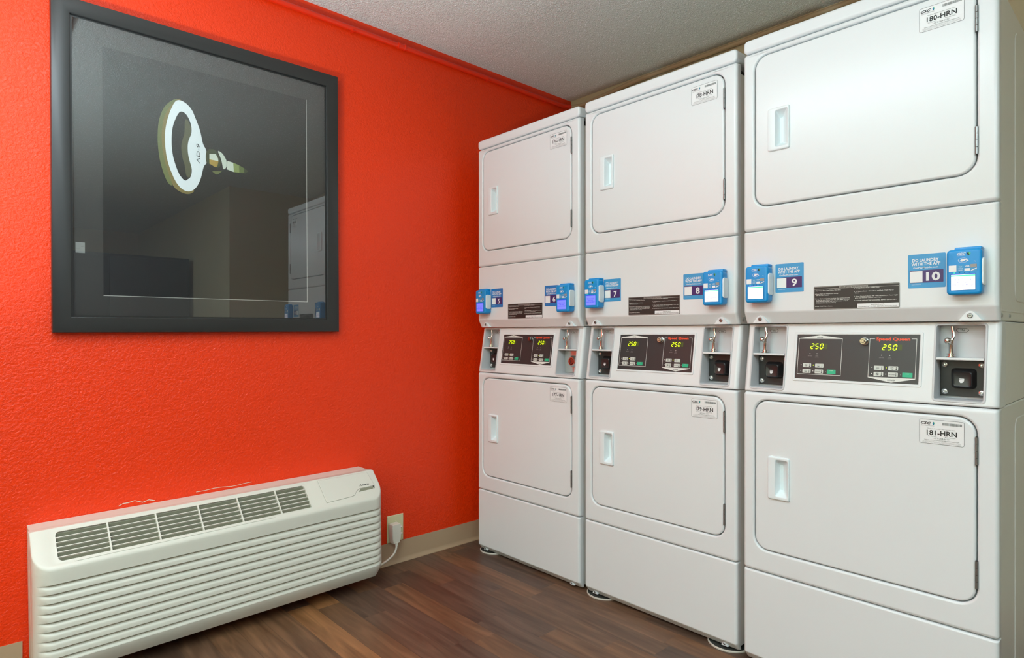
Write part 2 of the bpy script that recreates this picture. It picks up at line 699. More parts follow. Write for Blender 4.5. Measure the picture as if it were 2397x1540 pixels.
for x in (-.2, .35, 1.15, 1.6):
    mb = MB()
    mb.box((x - .008, -.030, -.0135), (x + .008, -.0005, -.0115), 'red_paint_smooth', .0008, 1)
    obj('pipe_strap', mb, t)
t = thing('conduit_pipe', 'tan painted conduit pipe along the wall behind the dryers, below the ceiling', 'pipe', (X_BACK, 1.0, ZP))
mb = MB(); mb.tube([Vector(p) - Vector((X_BACK, 1.0, ZP)) for p in corner[6:] + [(X_BACK - OFF, 2.30, ZP + .010), (X_BACK - OFF - .003, 2.1, ZP + .024), (X_BACK - OFF - .003, 1.9, ZP + .028), (X_BACK - OFF - .003, Y_ALC + .01, ZP + .028)]], RP, 'beige_pipe', 16)
obj('pipe', mb, t)

# ceiling lights (out of frame; the first shows in the gloss, the others are added fill)
for i, (lx, ly, e) in enumerate(LIGHTS):
    t = thing('ceiling_or_fill_light', ['long ceiling light in front of the red wall, above the heater', 'added fill ceiling light in the middle of the room', 'added fill ceiling light at the far end of the room', 'added fill ceiling light nearest the left side wall, above the camera'][i], 'light', (lx, ly, Z_CEIL), 0, 'ceiling lights')
    mb = MB(); mb.box((-.16, -.62, -.03), (.16, .62, -.0005), 'fixture_white', .004)
    obj('housing', mb, t)
    mb = MB(); mb.box((-.135, -.595, -.085), (.135, .595, -.0305), 'fixture_diffuser', .012, 3)
    obj('diffuser', mb, t)


# unseen fill uplighter and point light, added to brighten ceiling and room
t = thing('fill_uplighter', 'added fill uplighter with a wide bowl, out of view behind the camera', 'lamp', (-1.05, 0.95, 0))
mb = MB(); mb.lathe((0, 0, .0002), (0, 0, 1), [(0, .15), (.012, .15), (.022, .13), (.03, .02)], 'steel', 32)
obj('fill_base', mb, t)
mb = MB(); mb.cyl((0, 0, .03), (0, 0, .26), .012, 'steel')
obj('fill_pole', mb, t)
mb = MB(); mb.lathe((0, 0, .26), (0, 0, 1), [(0, .02), (.02, .08), (.06, .15), (.115, .20), (.115, .192), (.075, .17)], 'fixture_white', 32)
obj('fill_lamp_shade', mb, t)
fill_point.parent = t
fill_point.location = (0, 0, 1.45)
mb = MB(); mb.cyl((0, 0, .27), (0, 0, 1.30), .006, 'steel')
obj('stem', mb, t)
fill_up.parent = t
fill_up.location = (0, 0, .36)

# tall dark cabinet on the far side of the room (seen mirrored in the picture glass)
t = thing('tall_cabinet', 'tall dark cabinet against the side wall, mirrored in the picture glass', 'cabinet', (1.0, -2.8, 0))
mb = MB(); mb.box((-1.3, -.4, .06), (.98, .4, 1.93), 'dark_cabinet', .006)
obj('carcass', mb, t)
mb = MB(); mb.box((-1.28, -.36, 0), (.96, .36, .0605), 'black_plastic')
obj('plinth', mb, t)
for k_ in range(3):
    mb = MB(); mb.box((-1.28 + .755 * k_, .401, .1), (-.54 + .755 * k_, .42, 1.9), 'dark_cabinet', .004)
    d_ = obj('door', mb, t)
    mb = MB(); mb.tube([(-.60 + .755 * k_, .4205, 1.0), (-.60 + .755 * k_, .45, 1.0), (-.60 + .755 * k_, .45, 1.25), (-.60 + .755 * k_, .4205, 1.25)], .006, 'steel')
    obj('handle', mb, d_)

# ------------------------------------------------------------------ stacked dryers
Wd = .683
RE = .011         # rounding of the front panels' vertical edges
PD = .030         # thickness of the front panels
Z_BOT, Z_CH = .008, .033
Z_C, Z_B = .3136, .907
Z_U, Z_UC = 1.133, 1.171
Z_A, Z_LID, Z_TOP = 1.4394, 2.035, 2.081
SL = .037 / .226
G = .0012
PF = lambda a, b_, c: (a, -c, b_)                       # vertical front face
PS = lambda a, b_, c: (a, SL * (b_ - Z_B) - c, b_)      # slanted control face


def grid_panel(mb, m, cols, rows, depth, holes=()):
    """cols [(u, off)], rows [(z, off)]; depth(z) -> base depth; off pushes back, limited to PD"""
    nc, nr = len(cols), len(rows)
    vs = []
    for (z, ro) in rows:
        for (u, co) in cols:
            d0 = depth(z)
            d = d0 + ro + co
            if ro >= PD or co >= PD:
                d = PDB
            vs.append((u, d, z))
    fs = []
    for j in range(nr - 1):
        for i in range(nc - 1):
            if any(h[0] <= i < h[1] and h[2] <= j < h[3] for h in holes):
                continue
            a = j * nc + i
            fs.append((a, a + 1, a + nc + 1, a + nc))
    mb.add(vs, fs, m)


PDB = PD


def round_ends(a0, a1, r_, mids=(), n=5):
    out = [(a0, 9)]
    for i in range(n, -1, -1):
        t = 0.5 * PI * i / n
        out.append((a0 + r_ * (1 - math.sin(t)), r_ * (1 - math.cos(t))))
    out += [(q, 0) for q in mids]
    for i in range(n + 1):
        t = 0.5 * PI * i / n
        out.append((a1 - r_ * (1 - math.sin(t)), r_ * (1 - math.cos(t))))
    out.append((a1, 9))
    return out


def door_panel(z0, z1, dz0, dz1):
    """front sheet with a rounded opening; dz0..dz1 is the door"""
    q = MB()
    g = .0035
    loops = [[PF(x, y, -PD) for x, y in rr(0, Wd, z0 + G, z1 - G, .004)]]
    loops += arc_loops(PF, 0, Wd, z0 + G, z1 - G, .010, RE, 0.0, 1)
    lip = arc_loops(PF, DU0 - g, DU1 + g, dz0 - g, dz1 + g, .045, .007, 0.0, -1)
    # lip loops run from wall to face with growing size: reverse them, shifted so the face comes first
    loops += [l for l in reversed(lip)]
    loops.append([PF(x, y, -.027) for x, y in rr(DU0 - g, DU1 + g, dz0 - g, dz1 + g, .045)])
    loops.append([PF(x, y, -.027) for x, y in rr(DU0 + .03, DU1 - .03, dz0 + .03, dz1 - .03, .03)])
    q.loft(loops, 'white_enamel', False, True)
    return q


DU0, DU1 = .0405, .6345
HDL = (.0845, .1545)      # handle u range


def door_mesh(dz0, dz1, hz0, hz1):
    q = MB()
    c0 = -.001
    loops = [[PF(x, y, c0 - .020) for x, y in rr(DU0, DU1, dz0, dz1, .041)]]
    loops += arc_loops(PF, DU0, DU1, dz0, dz1, .041, .006, c0, 1)
    loops.append([PF(x, y, c0) for x, y in rr(HDL[0] + .004, HDL[1] - .004, hz0 + .004, hz1 - .004, .004)])
    loops.append([PF(x, y, c0 - .0245) for x, y in rr(HDL[0] + .004, HDL[1] - .004, hz0 + .004, hz1 - .004, .004)])
    q.loft(loops, 'white_enamel', False, False)
    return q


def handle_mesh(hz0, hz1):
    q = MB()
    a0, a1 = HDL
    c0 = .006

    def bow(a, b_, c):
        tt = (b_ - (hz0 + hz1) / 2) / ((hz1 - hz0) / 2)
        if a < (a0 + a1) / 2:
            a = a + .005 * tt * tt - .004
        return PF(a, b_, c)

    loops = [[bow(x, y, -.0008) for x, y in rr(a0, a1, hz0, hz1, .006)]]
    loops += arc_loops(bow, a0, a1, hz0, hz1, .006, .004, c0, 1, 4)
    loops += [l for l in reversed(arc_loops(PF, a0 + .026, a1 - .006, hz0 + .012, hz1 - .010, .005, .003, c0, -1, 4))]
    loops.append([PF(x, y, -.0225) for x, y in rr(a0 + .029, a0 + .040, hz0 + .028, hz1 - .028, .003)])
    q.loft(loops, 'white_plastic', False, True)
    return q


def hinge_mesh(z0, z1):
    q = MB()
    n = 4
    for i in range(n):
        a = z0 + (z1 - z0) * i / n
        b_ = z0 + (z1 - z0) * (i + 1) / n - .0012
        q.cyl((DU1 + .0022, -.001, a), (DU1 + .0022, -.001, b_), .0034, 'steel', n=12)
    q.cyl((DU1 + .0022, -.001, z0 - .002), (DU1 + .0022, -.001, z1 + .001), .002, 'gap_dark', n=10)
    q.box((DU1 - .001, .0015, z0), (DU1 + .0055, .006, z1), 'steel')
    return q


def service_label(code, z0, z1):
    q = MB()
    a0, a1 = .5085, .6105
    P = lambda a, b_, c: PF(a, b_, c - .001)
    q.rect(P, a0, a1, z0, z1, 'sticker_white', .0004, .005)
    q.ring(P, a0, a1, z0, z1, .0007, 'ink_black', .0007, .005)
    w_, h_ = a1 - a0, z1 - z0
    A = lambda t: a0 + w_ * t
    B = lambda t: z1 - h_ * t
    q.text(P, 'CSC', A(.035), B(.20), .0062, 'ink_black', .0009, off=.035, shear=.35, w_=w_ * .235)
    q.poly(P, [(A(.30), B(.16)), (A(.325), B(.08)), (A(.352), B(.14)), (A(.325), B(.23))], 'logo_blue', .0009)
    q.poly(P, [(A(.325), B(.08)), (A(.352), B(.14)), (A(.338), B(.19))], 'logo_green', .0010)
    q.text(P, 'ServiceWorks', A(.05), B(.275), .0030, 'ink_palegrey', .0009, w_=w_ * .29)
    x = A(.52)
    rnd = random.Random(code)
    while x < A(.95):
        bw = rnd.choice((.0004, .0008, .0012))
        q.rect(P, x, x + bw, B(.20), B(.095), 'ink_grey', .0009)
        x += bw + rnd.choice((.0005, .0008))
    q.text(P, 'Please use this number when reporting service', A(.5), B(.385), .0024, 'ink_grey', .0009, align='C', w_=w_ * .62)
    q.text(P, code, A(.505), B(.635), .0130, 'ink_black', .0009, align='C', w_=w_ * .67, off=.016)
    q.text(P, 'For Service', A(.20), B(.705), .0026, 'ink_grey', .0009, w_=w_ * .19)
    q.text(P, 'Para Servicio', A(.58), B(.705), .0026, 'ink_grey', .0009, w_=w_ * .23)
    q.text(P, '1-877-264-6622', A(.49), B(.79), .0037, 'ink_grey', .0009, align='C', w_=w_ * .37)
    q.text(P, 'Visit our website WWW.CSCSERVICEWORKS.COM', A(.5), B(.865), .0025, 'ink_grey', .0009, align='C', w_=w_ * .78)
    q.text(P, 'This equipment is owned by CSC ServiceWorks and protected by law', A(.5), B(.915), .0018, 'ink_palegrey', .0009, align='C', w_=w_ * .86)
    q.text(P, 'unauthorized use or removal is prohibited, please call for assistance', A(.5), B(.955), .0018, 'ink_palegrey', .0009, align='C', w_=w_ * .86)
    return q


def mid_panel():
    q = MB()
    rows = round_ends(Z_U + .0005, Z_A - G, .006)
    # bottom end: replace rounding by the chamfer
    top = [x for x in rows if x[0] > 1.3]
    rows = [(Z_U, 9), (Z_U, .024), (Z_U + .0012, .0202), (Z_U + .004, .018), (Z_UC - .004, .0022), (Z_UC, .0006), (Z_UC + .004, 0)] + [(1.3, 0)] + top
    grid_panel(q, 'white_enamel', round_ends(0, Wd, RE), rows, lambda z: 0.0)
    return q


def boss(q, u, z0, h_, hw, fd, m='white_enamel'):
    """scooped, upright screw seat sitting in the sloped lower edge"""
    n = 12
    front = [(u - hw + 2 * hw * i / n, z0 + h_ * (math.sin(PI * i / n) ** 1.25 if 0 < i < n else 0)) for i in range(n + 1)]
    vs = [(x, fd, z) for x, z in front] + [(x, .028, z) for x, z in front]
    k_ = n + 1
    fs = [tuple(range(k_))] + [(i, i + 1, k_ + i + 1, k_ + i) for i in range(n)]
    q.add(vs, fs, m)


def screw_mesh(u, z, d, r_=.0062, m='steel', m2='gap_dark'):
    q = MB()
    q.lathe((u, d, z), (0, -1, 0), [(0, r_), (.0012, r_), (.0022, r_ * .75), (.0022, r_ * .55), (.0008, r_ * .5)], m, 16)
    q.box((u - r_ * .42, d - .0015, z - r_ * .12), (u + r_ * .42, d - .0010, z + r_ * .12), m2)
    return q


def control_panel():
    q = MB()
    z0, z1 = Z_B + G, Z_U - .001
    holes_u = (LP[0], LP[1], RPK[0], RPK[1])
    cols = round_ends(0, Wd, .013, holes_u)
    rows = [(z0, 9)] + [(z0 + .006 * (1 - math.sin(t)), .006 * (1 - math.cos(t))) for t in [.5 * PI * i / 4 for i in range(4, -1, -1)]]
    rows += [(LP[2], 0), (LP[3], 0), (z1 - .001, 0), (z1, 9)]
    ci = [c[0] for c in cols]
    rj = [r_[0] for r_ in rows]
    a, b_, c, d = (ci.index(x) for x in holes_u)
    e, f = rj.index(LP[2]), rj.index(LP[3])
    global PDB
    PDB = .085
    grid_panel(q, 'white_enamel', cols, rows, lambda z: SL * (z - Z_B), [(a, b_, e, f), (c, d, e, f)])
    PDB = PD
    return q


LP = (.0245, .1305, .9225, 1.1225)      # left coin pocket
RPK = (.5425, .6495, .9225, 1.1225)     # right coin pocket


def coin_tray(a0, a1):
    q = MB()
    z0, z1 = LP[2], LP[3]
    loops = [[PS(x, y, .0002) for x, y in rr(a0 - .006, a1 + .006, z0 - .006, z1 + .006, .010)]]
    loops += [[PS(x, y, .0022) for x, y in rr(a0 - .005, a1 + .005, z0 - .005, z1 + .005, .009)]]
    loops += [[PS(x, y, .0022) for x, y in rr(a0 - .001, a1 + .001, z0 - .001, z1 + .001, .006)]]
    loops += [[PS(x, y, -.001) for x, y in rr(a0 + .0005, a1 - .0005, z0 + .0005, z1 - .0005, .004)]]
    loops += [[(x, BP, y) for x, y in rr(a0 + .0005, a1 - .0005, z0 + .0005, z1 - .0005, .003)]]
    q.loft(loops, 'tray_grey', False, True)
    # shelf between the lever bay and the coin box
    zs = 1.0285
    q.box((a0 + .0006, SL * (zs - Z_B) - .0025, zs), (a1 - .0006, BP - .0005, zs + .0065), 'white_enamel', .001, 1)
    # hexagon with the coin value
    PB = lambda a, b_, c: (a, BP - c, b_)
    ha, hb, hz = a0 + .036, a0 + .066, 1.109
    hx = [(ha, hz), (ha + .005, hz + .0055), (hb - .005, hz + .0055), (hb, hz), (hb - .005, hz - .0055), (ha + .005, hz - .0055)]
    ctr = ((ha + hb) / 2, hz)
    hi = [(ctr[0] + (x - ctr[0]) * .93, ctr[1] + (y - ctr[1]) * .86) for x, y in hx]
    for i in range(6):
        j_ = (i + 1) % 6
        q.add([PB(*hx[i], .0005), PB(*hx[j_], .0005), PB(*hi[j_], .0005), PB(*hi[i], .0005)], [(0, 1, 2, 3)], 'ink_black')
    q.text(PB, '25\u00a2', ctr[0], hz - .0024, .005, 'ink_black', .0006, align='C', off=.01)
    return q


BP = .066


def coin_lever(a0):
    q = MB()
    u = a0 + .030
    d = .044
    q.lathe((u, d, 1.0352), (0, 0, 1), [(0, .010), (.001, .0125), (.003, .0125), (.0035, .0085), (.0075, .0085), (.008, .0112), (.0105, .0112), (.011, .0058), (.033, .0058), (.035, .0066), (.038, .0045)], 'chrome', 20)
    q.tube([(u + .002, d, 1.071), (u + .002, d - .003, 1.078), (u + .004, d - .004, 1.085), (u + .0065, d - .002, 1.091), (u + .006, d, 1.10), (u + .004, d, 1.110), (u + .003, d, 1.1195)], .0044, 'chrome', 12)
    q.sphere((u - .006, d - .009, 1.0805), .0090, 'chrome')
    q.tube([(u - .006, d - .009, 1.0805), (u + .002, d - .003, 1.080)], .0042, 'chrome', 10)
    return q


def coin_box(a0, a1, silver=False):
    q = MB()
    pm_ = 'zinc_bright' if silver else 'black_plate'
    z0, z1 = LP[2] + .0065, 1.0255
    q.box((a0 + .0015, BP - .007, z0), (a1 - .0015, BP - .0006, z1), pm_, .0008, 1)
    cz = (z0 + z1) / 2 + .002
    cu = (a0 + a1) / 2 + .002
    d0 = BP - .0072
    if silver:
        q.lathe((cu, d0, cz), (0, -1, 0), [(0, .026), (.006, .0255), (.012, .021), (.016, .018), (.016, .0150), (.010, .0130)], 'chrome', 28)
        q.lathe((cu, d0 - .0095, cz), (0, -1, 0), [(0, .0125), (.008, .0118), (.0095, .0105), (.0095, .004), (.006, .003)], 'lock_red', 24)
        q.box((cu - .002, d0 - .0198, cz - .006), (cu + .002, d0 - .0190, cz + .006), 'gap_dark')
    else:
        P = lambda a, b_, c: (a, d0 - c, b_)
        hw = .0285
        loops = [[P(x, y, -.0002) for x, y in rr(cu - hw, cu + hw, cz - hw, cz + hw - .002, .010)]]
        loops.append([P(x, y, .004) for x, y in rr(cu - hw + .001, cu + hw - .001, cz - hw + .001, cz + hw - .003, .010)])
        loops.append([P(x, y, .014) for x, y in rr(cu - hw + .005, cu + hw - .005, cz - hw + .003, cz + hw - .008, .010)])
        loops.append([P(x, y, .020) for x, y in rr(cu - hw + .0065, cu + hw - .0065, cz - hw + .0045, cz + hw - .0095, .009)])
        loops.append([P(x, y, .022) for x, y in rr(cu - hw + .009, cu + hw - .009, cz - hw + .007, cz + hw - .012, .007)])
        loops.append([P(x, y, .0212) for x, y in rr(cu - hw + .011, cu + hw - .011, cz - hw + .009, cz + hw - .014, .006)])
        q.loft(loops, 'black_plastic', False, True)
        # key slot mark
        k0 = cz - .009
        q.rect(P, cu - .006, cu + .005, k0 + .006, k0 + .0085, 'sticker_white', .0222, .001)
        q.poly(P, [(cu - .006, k0 + .0045), (cu + .005, k0 + .0045), (cu + .0035, k0 - .0005), (cu + .0005, k0 - .003), (cu - .0035, k0 - .0035), (cu - .006, k0)], 'sticker_white', .0222)
    return q


def coin_bolt(u, z):
    q = MB()
    q.lathe((u, BP - .0072, z), (0, -1, 0), [(0, .0082), (.0018, .0080), (.0040, .0060), (.0047, .0034), (.0038, .0020)], 'zinc_bright', 18)
    return q


def seg_digit(q, ch, a, b_, h, w_, m, P, c, sh=.16, t=.0026):
    segs = {'2': 'abged', '5': 'afgcd', '0': 'abcdef', '8': 'abcdefg'}[ch]
    y0, y1, y2 = 0, h / 2, h
    g = t * .28

    def ln(x0, yy0, x1, yy1):
        dx, dy = x1 - x0, yy1 - yy0
        l_ = math.hypot(dx, dy)
        dx, dy = dx / l_, dy / l_
        x0 += dx * g; yy0 += dy * g; x1 -= dx * g; yy1 -= dy * g
        nx, ny = -dy * t / 2, dx * t / 2
        ps = [(x0, yy0), (x0 + dx * t / 2 + nx, yy0 + dy * t / 2 + ny), (x1 - dx * t / 2 + nx, yy1 - dy * t / 2 + ny), (x1, yy1), (x1 - dx * t / 2 - nx, yy1 - dy * t / 2 - ny), (x0 + dx * t / 2 - nx, yy0 + dy * t / 2 - ny)]
        q.add([P(a + x + y * sh, b_ + y, c) for x, y in ps], [(0, 1, 2, 3, 4, 5)], m)

    S_ = dict(a=(0, y2, w_, y2), b=(w_, y2, w_, y1), c=(w_, y1, w_, y0), d=(0, y0, w_, y0), e=(0, y1, 0, y0), f=(0, y2, 0, y1), g=(0, y1, w_, y1))
    for s_ in segs:
        ln(*S_[s_])


def display_board():
    q = MB()
    P = PS
    b0, b1, z0, z1 = .159, .512, .9505, 1.1045
    loops = [[P(x, y, .0002) for x, y in rr(b0, b1, z0, z1, .005)],
             [P(x, y, .0024) for x, y in rr(b0 + .0012, b1 - .0012, z0 + .0012, z1 - .0012, .004)],
             [P(x, y, .0024) for x, y in rr(b0 + .007, b1 - .007, z0 + .006, z1 - .006, .002)],
             [P(x, y, .0012) for x, y in rr(b0 + .0085, b1 - .0080, z0 + .0078, z1 - .0078, .0015)]]
    q.loft(loops, 'white_enamel', False, False)
    q.rect(P, .1675, .504, .9583, 1.0967, 'lens_black', .0014)
    c = .0019
    # upper section outline
    q.poly(P, [(.173, 1.0835), (.173, 1.0855), (.2372, 1.0945), (.3023, 1.0855), (.3023, 1.0835)], 'ink_white', c)
    q.text(P, 'UPPER', .2372, 1.0857, .0038, 'lens_black', c + .0003, align='C', w_=.0175, off=.01)
    q.rect(P, .173, .1742, .9735, 1.0837, 'ink_white', c)
    q.rect(P, .3011, .3023, .9735, 1.0837, 'ink_white', c)
    q.rect(P, .173, .3023, .9723, .9736, 'ink_white', c)
    # lower section outline
    q.poly(P, [(.3767, .9738), (.3767, .9720), (.4376, .9600), (.4967, .9720), (.4967, .9738)], 'ink_white', c)
    q.text(P, 'LOWER', .4378, .9645, .0042, 'lens_black', c + .0003, align='C', w_=.0195, off=.01)
    q.rect(P, .3767, .3779, .9735, 1.0855, 'ink_white', c)
    q.rect(P, .4955, .4967, .9735, 1.0855, 'ink_white', c)
    q.rect(P, .3767, .3905, 1.0843, 1.0856, 'ink_white', c)
    q.rect(P, .4835, .4967, 1.0843, 1.0856, 'ink_white', c)
    q.text(P, 'Speed Queen', .4370, 1.0800, .0082, 'ink_red', c, align='C', w_=.087, off=.042)
    for (ox, ddx) in ((.0, 0.0), (.2017, 0.0)):
        x0 = .2102 + ox * 1.0 - (.0012 if ox else 0)
        q.rect(P, x0 - .0035, x0 + .0415, 1.0500, 1.0705, 'led_glow', c - .0001, .003)
        for i, ch in enumerate('250'):
            seg_digit(q, ch, x0 + .0138 * i, 1.0528, .0148, .0078, 'led_digit', P, c + .0002)
        q.rect(P, x0 + .0415, x0 + .050, 1.0518, 1.0682, 'led_ghost', c)
        for k_ in (0, 1):
            q.rect(P, x0 - .0019 + .0208 * k_, x0 + .0007 + .0208 * k_, 1.0358, 1.0384, 'ink_white', c, .0012)
        q.text(P, 'DRYING', x0 - .0005, 1.0286, .0025, 'ink_palegrey', c, align='C', w_=.0125)
        q.text(P, 'COOL', x0 + .0203, 1.0290, .0022, 'ink_palegrey', c, align='C', w_=.0085)
        q.text(P, 'DOWN', x0 + .0203, 1.0255, .0022, 'ink_palegrey', c, align='C', w_=.0105)
        bt = [(.1903, .9945, 'HIGH', 'TEMP', 'ink_white'), (.2272, .9945, 'LOW', 'TEMP', 'led_dot'), (.1901, .9765, 'MED', 'TEMP', 'ink_white'), (.2270, .9765, 'DELICATES', '', 'ink_white')]
        for (u, z, t1, t2, dm) in bt:
            u += ox
            q.rect(P, u, u + .0250, z, z + .0122, 'button_pale', c + .0004, .0018)
            if t2:
                q.text(P, t1, u + .0095, z + .0068, .0026, 'ink_black', c + .0007, align='C', w_=.0075, off=.008)
                q.text(P, t2, u + .0095, z + .0028, .0026, 'ink_black', c + .0007, align='C', w_=.0085, off=.008)
            else:
                q.text(P, t1, u + .0095, z + .0048, .0026, 'ink_black', c + .0007, align='C', w_=.0150, off=.008)
            q.rect(P, u + .0196, u + .0208, z + .0035, z + .0108, 'ink_black', c + .0007)
            q.rect(P, u + .0188, u + .0216, z + .0012, z + .0042, 'ink_black', c + .0007, .0013)
            q.rect(P, u - .0068, u - .0042, z + .0056, z + .0082, dm, c + .0002, .0012)
        u, z = .2620 + ox + .001, .9768
        q.rect(P, u, u + .0250, z, z + .0127, 'button_green', c + .0004, .001)
        q.text(P, 'START', u + .0125, z + .0085, .0018, 'ink_white', c + .0007, align='C', w_=.009)
        q.rect(P, u - .0055, u - .0032, z + .0050, z + .0073, 'ink_palegrey', c + .0002, .0011)
    return q


def key_lock(red=False):
    q = MB()
    d = SL * (1.0787 - Z_B) - .0015
    u, z = .3635, 1.0775
    q.lathe((u, d, z), (0, -1, 0), [(0, .0112), (.003, .0112), (.004, .0095), (.016, .0095), (.0172, .0082)], 'chrome' if not red else 'steel', 24)
    q.lathe((u, d - .0172, z), (0, -1, 0), [(0, .0082), (.0008, .0078), (.0008, .0052)], 'lock_red' if red else 'lock_brass', 24)
    q.lathe((u, d - .0176, z), (0, -1, 0), [(0, .0052), (.0006, .0052), (.0006, .0038)], 'gap_dark', 20)
    q.lathe((u, d - .0178, z), (0, -1, 0), [(0, .0036), (.0008, .0036)], 'lock_red' if red else 'lock_brass', 20)
    return q


def bottom_panel():
    q = MB()
    top = [x for x in round_ends(0, Z_C - G, .006) if x[0] > .2]
    rows = [(Z_BOT, 9), (Z_BOT + .0005, .021), (Z_BOT + .003, .0185), (Z_CH - .003, .0022), (Z_CH, .0006), (Z_CH + .003, 0), (.2, 0)] + top
    grid_panel(q, 'white_enamel', round_ends(0, Wd, RE), rows, lambda z: 0.0)
    return q


def lid_mesh():
    q = MB()
    P = lambda a, b_, c: (a, -c, b_)
    loops = [[P(x, y, -.135) for x, y in rr(0.0, Wd, Z_LID + .0015, Z_TOP, .012)]]
    loops += arc_loops(P, 0.0, Wd, Z_LID + .0015, Z_TOP, .014, .009, .001, 1)
    q.loft(loops, 'white_enamel', True, True)
    return q


def cabinet_mesh():
    q = MB()
    # lower cabinet and upper cabinet as one shell with a seam, side panels lightly embossed
    i_ = .0025
    q.box((i_, PD - .001, .016), (Wd - i_, .72, Z_B - .001), 'enamel_side', .003, 1)
    q.box((i_, .0855, Z_B + .0005), (Wd - i_, .72, Z_U - .001), 'enamel_side', .003, 1)
    q.box((i_, PD - .001, Z_U + .001), (Wd - i_, .72, 2.004), 'enamel_side', .003, 1)
    q.box((.03, .02, Z_LID - .04), (Wd - .03, .12, Z_LID + .003), 'gap_dark')
    for s_, x in ((-1, i_), (1, Wd - i_)):
        P = lambda a, b_, c: (x + s_ * c, a, b_)
        for (a0, a1, b0, b1) in ((.235, .66, 1.19, 1.955), (.235, .66, .06, .86)):
            loops = [[P(u, v_, .0001) for u, v_ in rr(a0, a1, b0, b1, .04)],
                     [P(u, v_, .0018) for u, v_ in rr(a0 + .002, a1 - .002, b0 + .002, b1 - .002, .038)]]
            q.loft(loops, 'enamel_side', False, True)
        q.box((x - .0012, PD + .01, 1.158), (x + .0012, .70, 1.163), 'enamel_side', .0008, 1)
    return q


def side_screw(y_):
    q = MB()
    q.lathe((Wd - .0026, y_, 1.148), (1, 0, 0), [(0, .006), (.001, .006), (.0028, .0035), (.0020, .0015)], 'zinc', 16)
    return q


def instruction_plate():
    q = MB()
    P = PF
    a0, a1, z0, z1 = .2285, .4615, 1.1735, 1.2445
    q.rect(P, a0, a1, z0, z1, 'plate_silver', .0005, .003)
    q.ring(P, a0, a1, z0, z1, .0006, 'ink_black', .0008, .003)
    q.rect(P, a0 + .0022, a1 - .0022, z0 + .0022, z1 - .0022, 'plate_black', .0009)
    c = .0013
    W_ = a1 - a0
    q.rect(P, a0 + .0022, a1 - .0022, z1 - .0090, z1 - .0084, 'ink_white', c)
    q.rect(P, a0 + .073, a0 + .152, z1 - .0092, z1 - .0028, 'plate_silver', c + .0001)
    q.text(P, 'OPERATING INSTRUCTIONS', a0 + .1125, z1 - .0078, .0040, 'ink_black', c + .0004, align='C', w_=.075, off=.012)
    tl = [('1. Open Dryer Door, Load Clothes, Close Door.', .075, 0), ('2. Select Fabric and Temperature Settings', .067, .0090), ('    OR Turn Fabric Selector.', .042, .0127),
          ('3. Insert Coins or Card as Required. Use Additional Coins', .099, .0220), ('    or Card for more Drying Time. OR, Turn TIMER KNOB to', .098, .0258),
          ('    obtain desired Drying Time. Last 2-5 minutes of Cycle', .095, .0296), ('    is COOL DOWN (No Heat Period)', .060, .0334), ('4. Push START Pad or Button.', .051, .0430)]
    for s_, w1, dz in tl:
        ind = .003 if s_.startswith(' ') else 0
        q.text(P, s_.strip(), a0 + .004 + ind, z1 - .0145 - dz * 1.12, .0025, 'ink_white', c, w_=w1 - ind, off=.014)
    tr_ = [('5. To Stop Drying Cycle - OPEN Door.', .068, -.0025), ('6. To Restart Dryer - Close Door and Push START Pad or', .104, .0065), ('    Button.', .014, .0103),
           ('7. When Display Indicates "00" Time Remaining or Power Light', .114, .0195), ('    goes out, Remove Clothes from Dryer.', .074, .0235), ('IF CLOTHES ARE NOT DRY AS DESIRED, REPEAT STEPS 3 AND 4', .112, .0305)]
    for s_, w1, dz in tr_:
        ind = .003 if s_.startswith(' ') else 0
        q.text(P, s_.strip(), a0 + .1145 + ind, z1 - .0145 - dz * 1.12, .0025, 'ink_white', c, w_=w1 - ind, off=.014)
    q.rect(P, a0 + .124, a1 - .0022, z0 + .0022, z0 + .0145, 'sticker_white', c + .0001, .001)
    q.text(P, 'IMPORTANT:', a0 + .178, z0 + .0090, .0032, 'ink_black', c + .0005, align='C', w_=.035)
    q.text(P, 'CLEAN LINT FILTER BEFORE EACH LOAD', a0 + .177, z0 + .0038, .0030, 'ink_black', c + .0005, align='C', w_=.100)
    return q


def number_sticker(num, a0, a1, z0, z1, m_):
    q = MB()
    P = PF
    q.rect(P, a0, a1, z0, z1, m_, .0005, .003)
    c = .0009
    w_, h_ = a1 - a0, z1 - z0
    A = lambda t: a0 + w_ * t
    B = lambda t: z1 - h_ * t
    q.text(P, 'DO LAUNDRY', A(.47), B(.225), .0080, 'sticker_white', c, align='C', w_=w_ * .70, off=.028)
    q.text(P, 'WITH THE APP', A(.48), B(.335), .0080, 'sticker_white', c, align='C', w_=w_ * .77, off=.028)
    q.text(P, 'GetPayMobile.com', A(.475), B(.425), .0046, 'sticker_white', c, align='C', w_=w_ * .66, off=.012)
    q.rect(P, A(.05), A(.94), B(.845), B(.475), 'sticker_purple', c, .001)
    q.rect(P, A(.06), A(.395), B(.835), B(.500), 'sticker_white', c + .0003)
    q.text(P, num, A(.675), B(.785), .0215, 'sticker_white', c + .0003, align='C', w_=w_ * (.19 if len(num) == 1 else .37), off=.03)
    q.text(P, 'cscserviceworks.com', A(.10), B(.905), .0020, 'sticker_white', c, w_=w_ * .25)
    return q


def foot_pad(u, d):
    q = MB()
    q.lathe((u, d, 0.0002), (0, 0, 1), [(0, .0755), (.004, .0760), (.0062, .0750), (.0062, .0722), (.0030, .0715)], 'pad_white', 40)
    q.lathe((u, d, .0031), (0, 0, 1), [(0, .0715), (.0004, .0715)], 'pad_black', 40)
    return q


def foot_mesh(u, d):
    q = MB()
    q.lathe((u, d, .0037), (0, 0, 1), [(0, .018), (.004, .018), (.006, .008), (.020, .008)], 'foot_metal', 18)
    return q


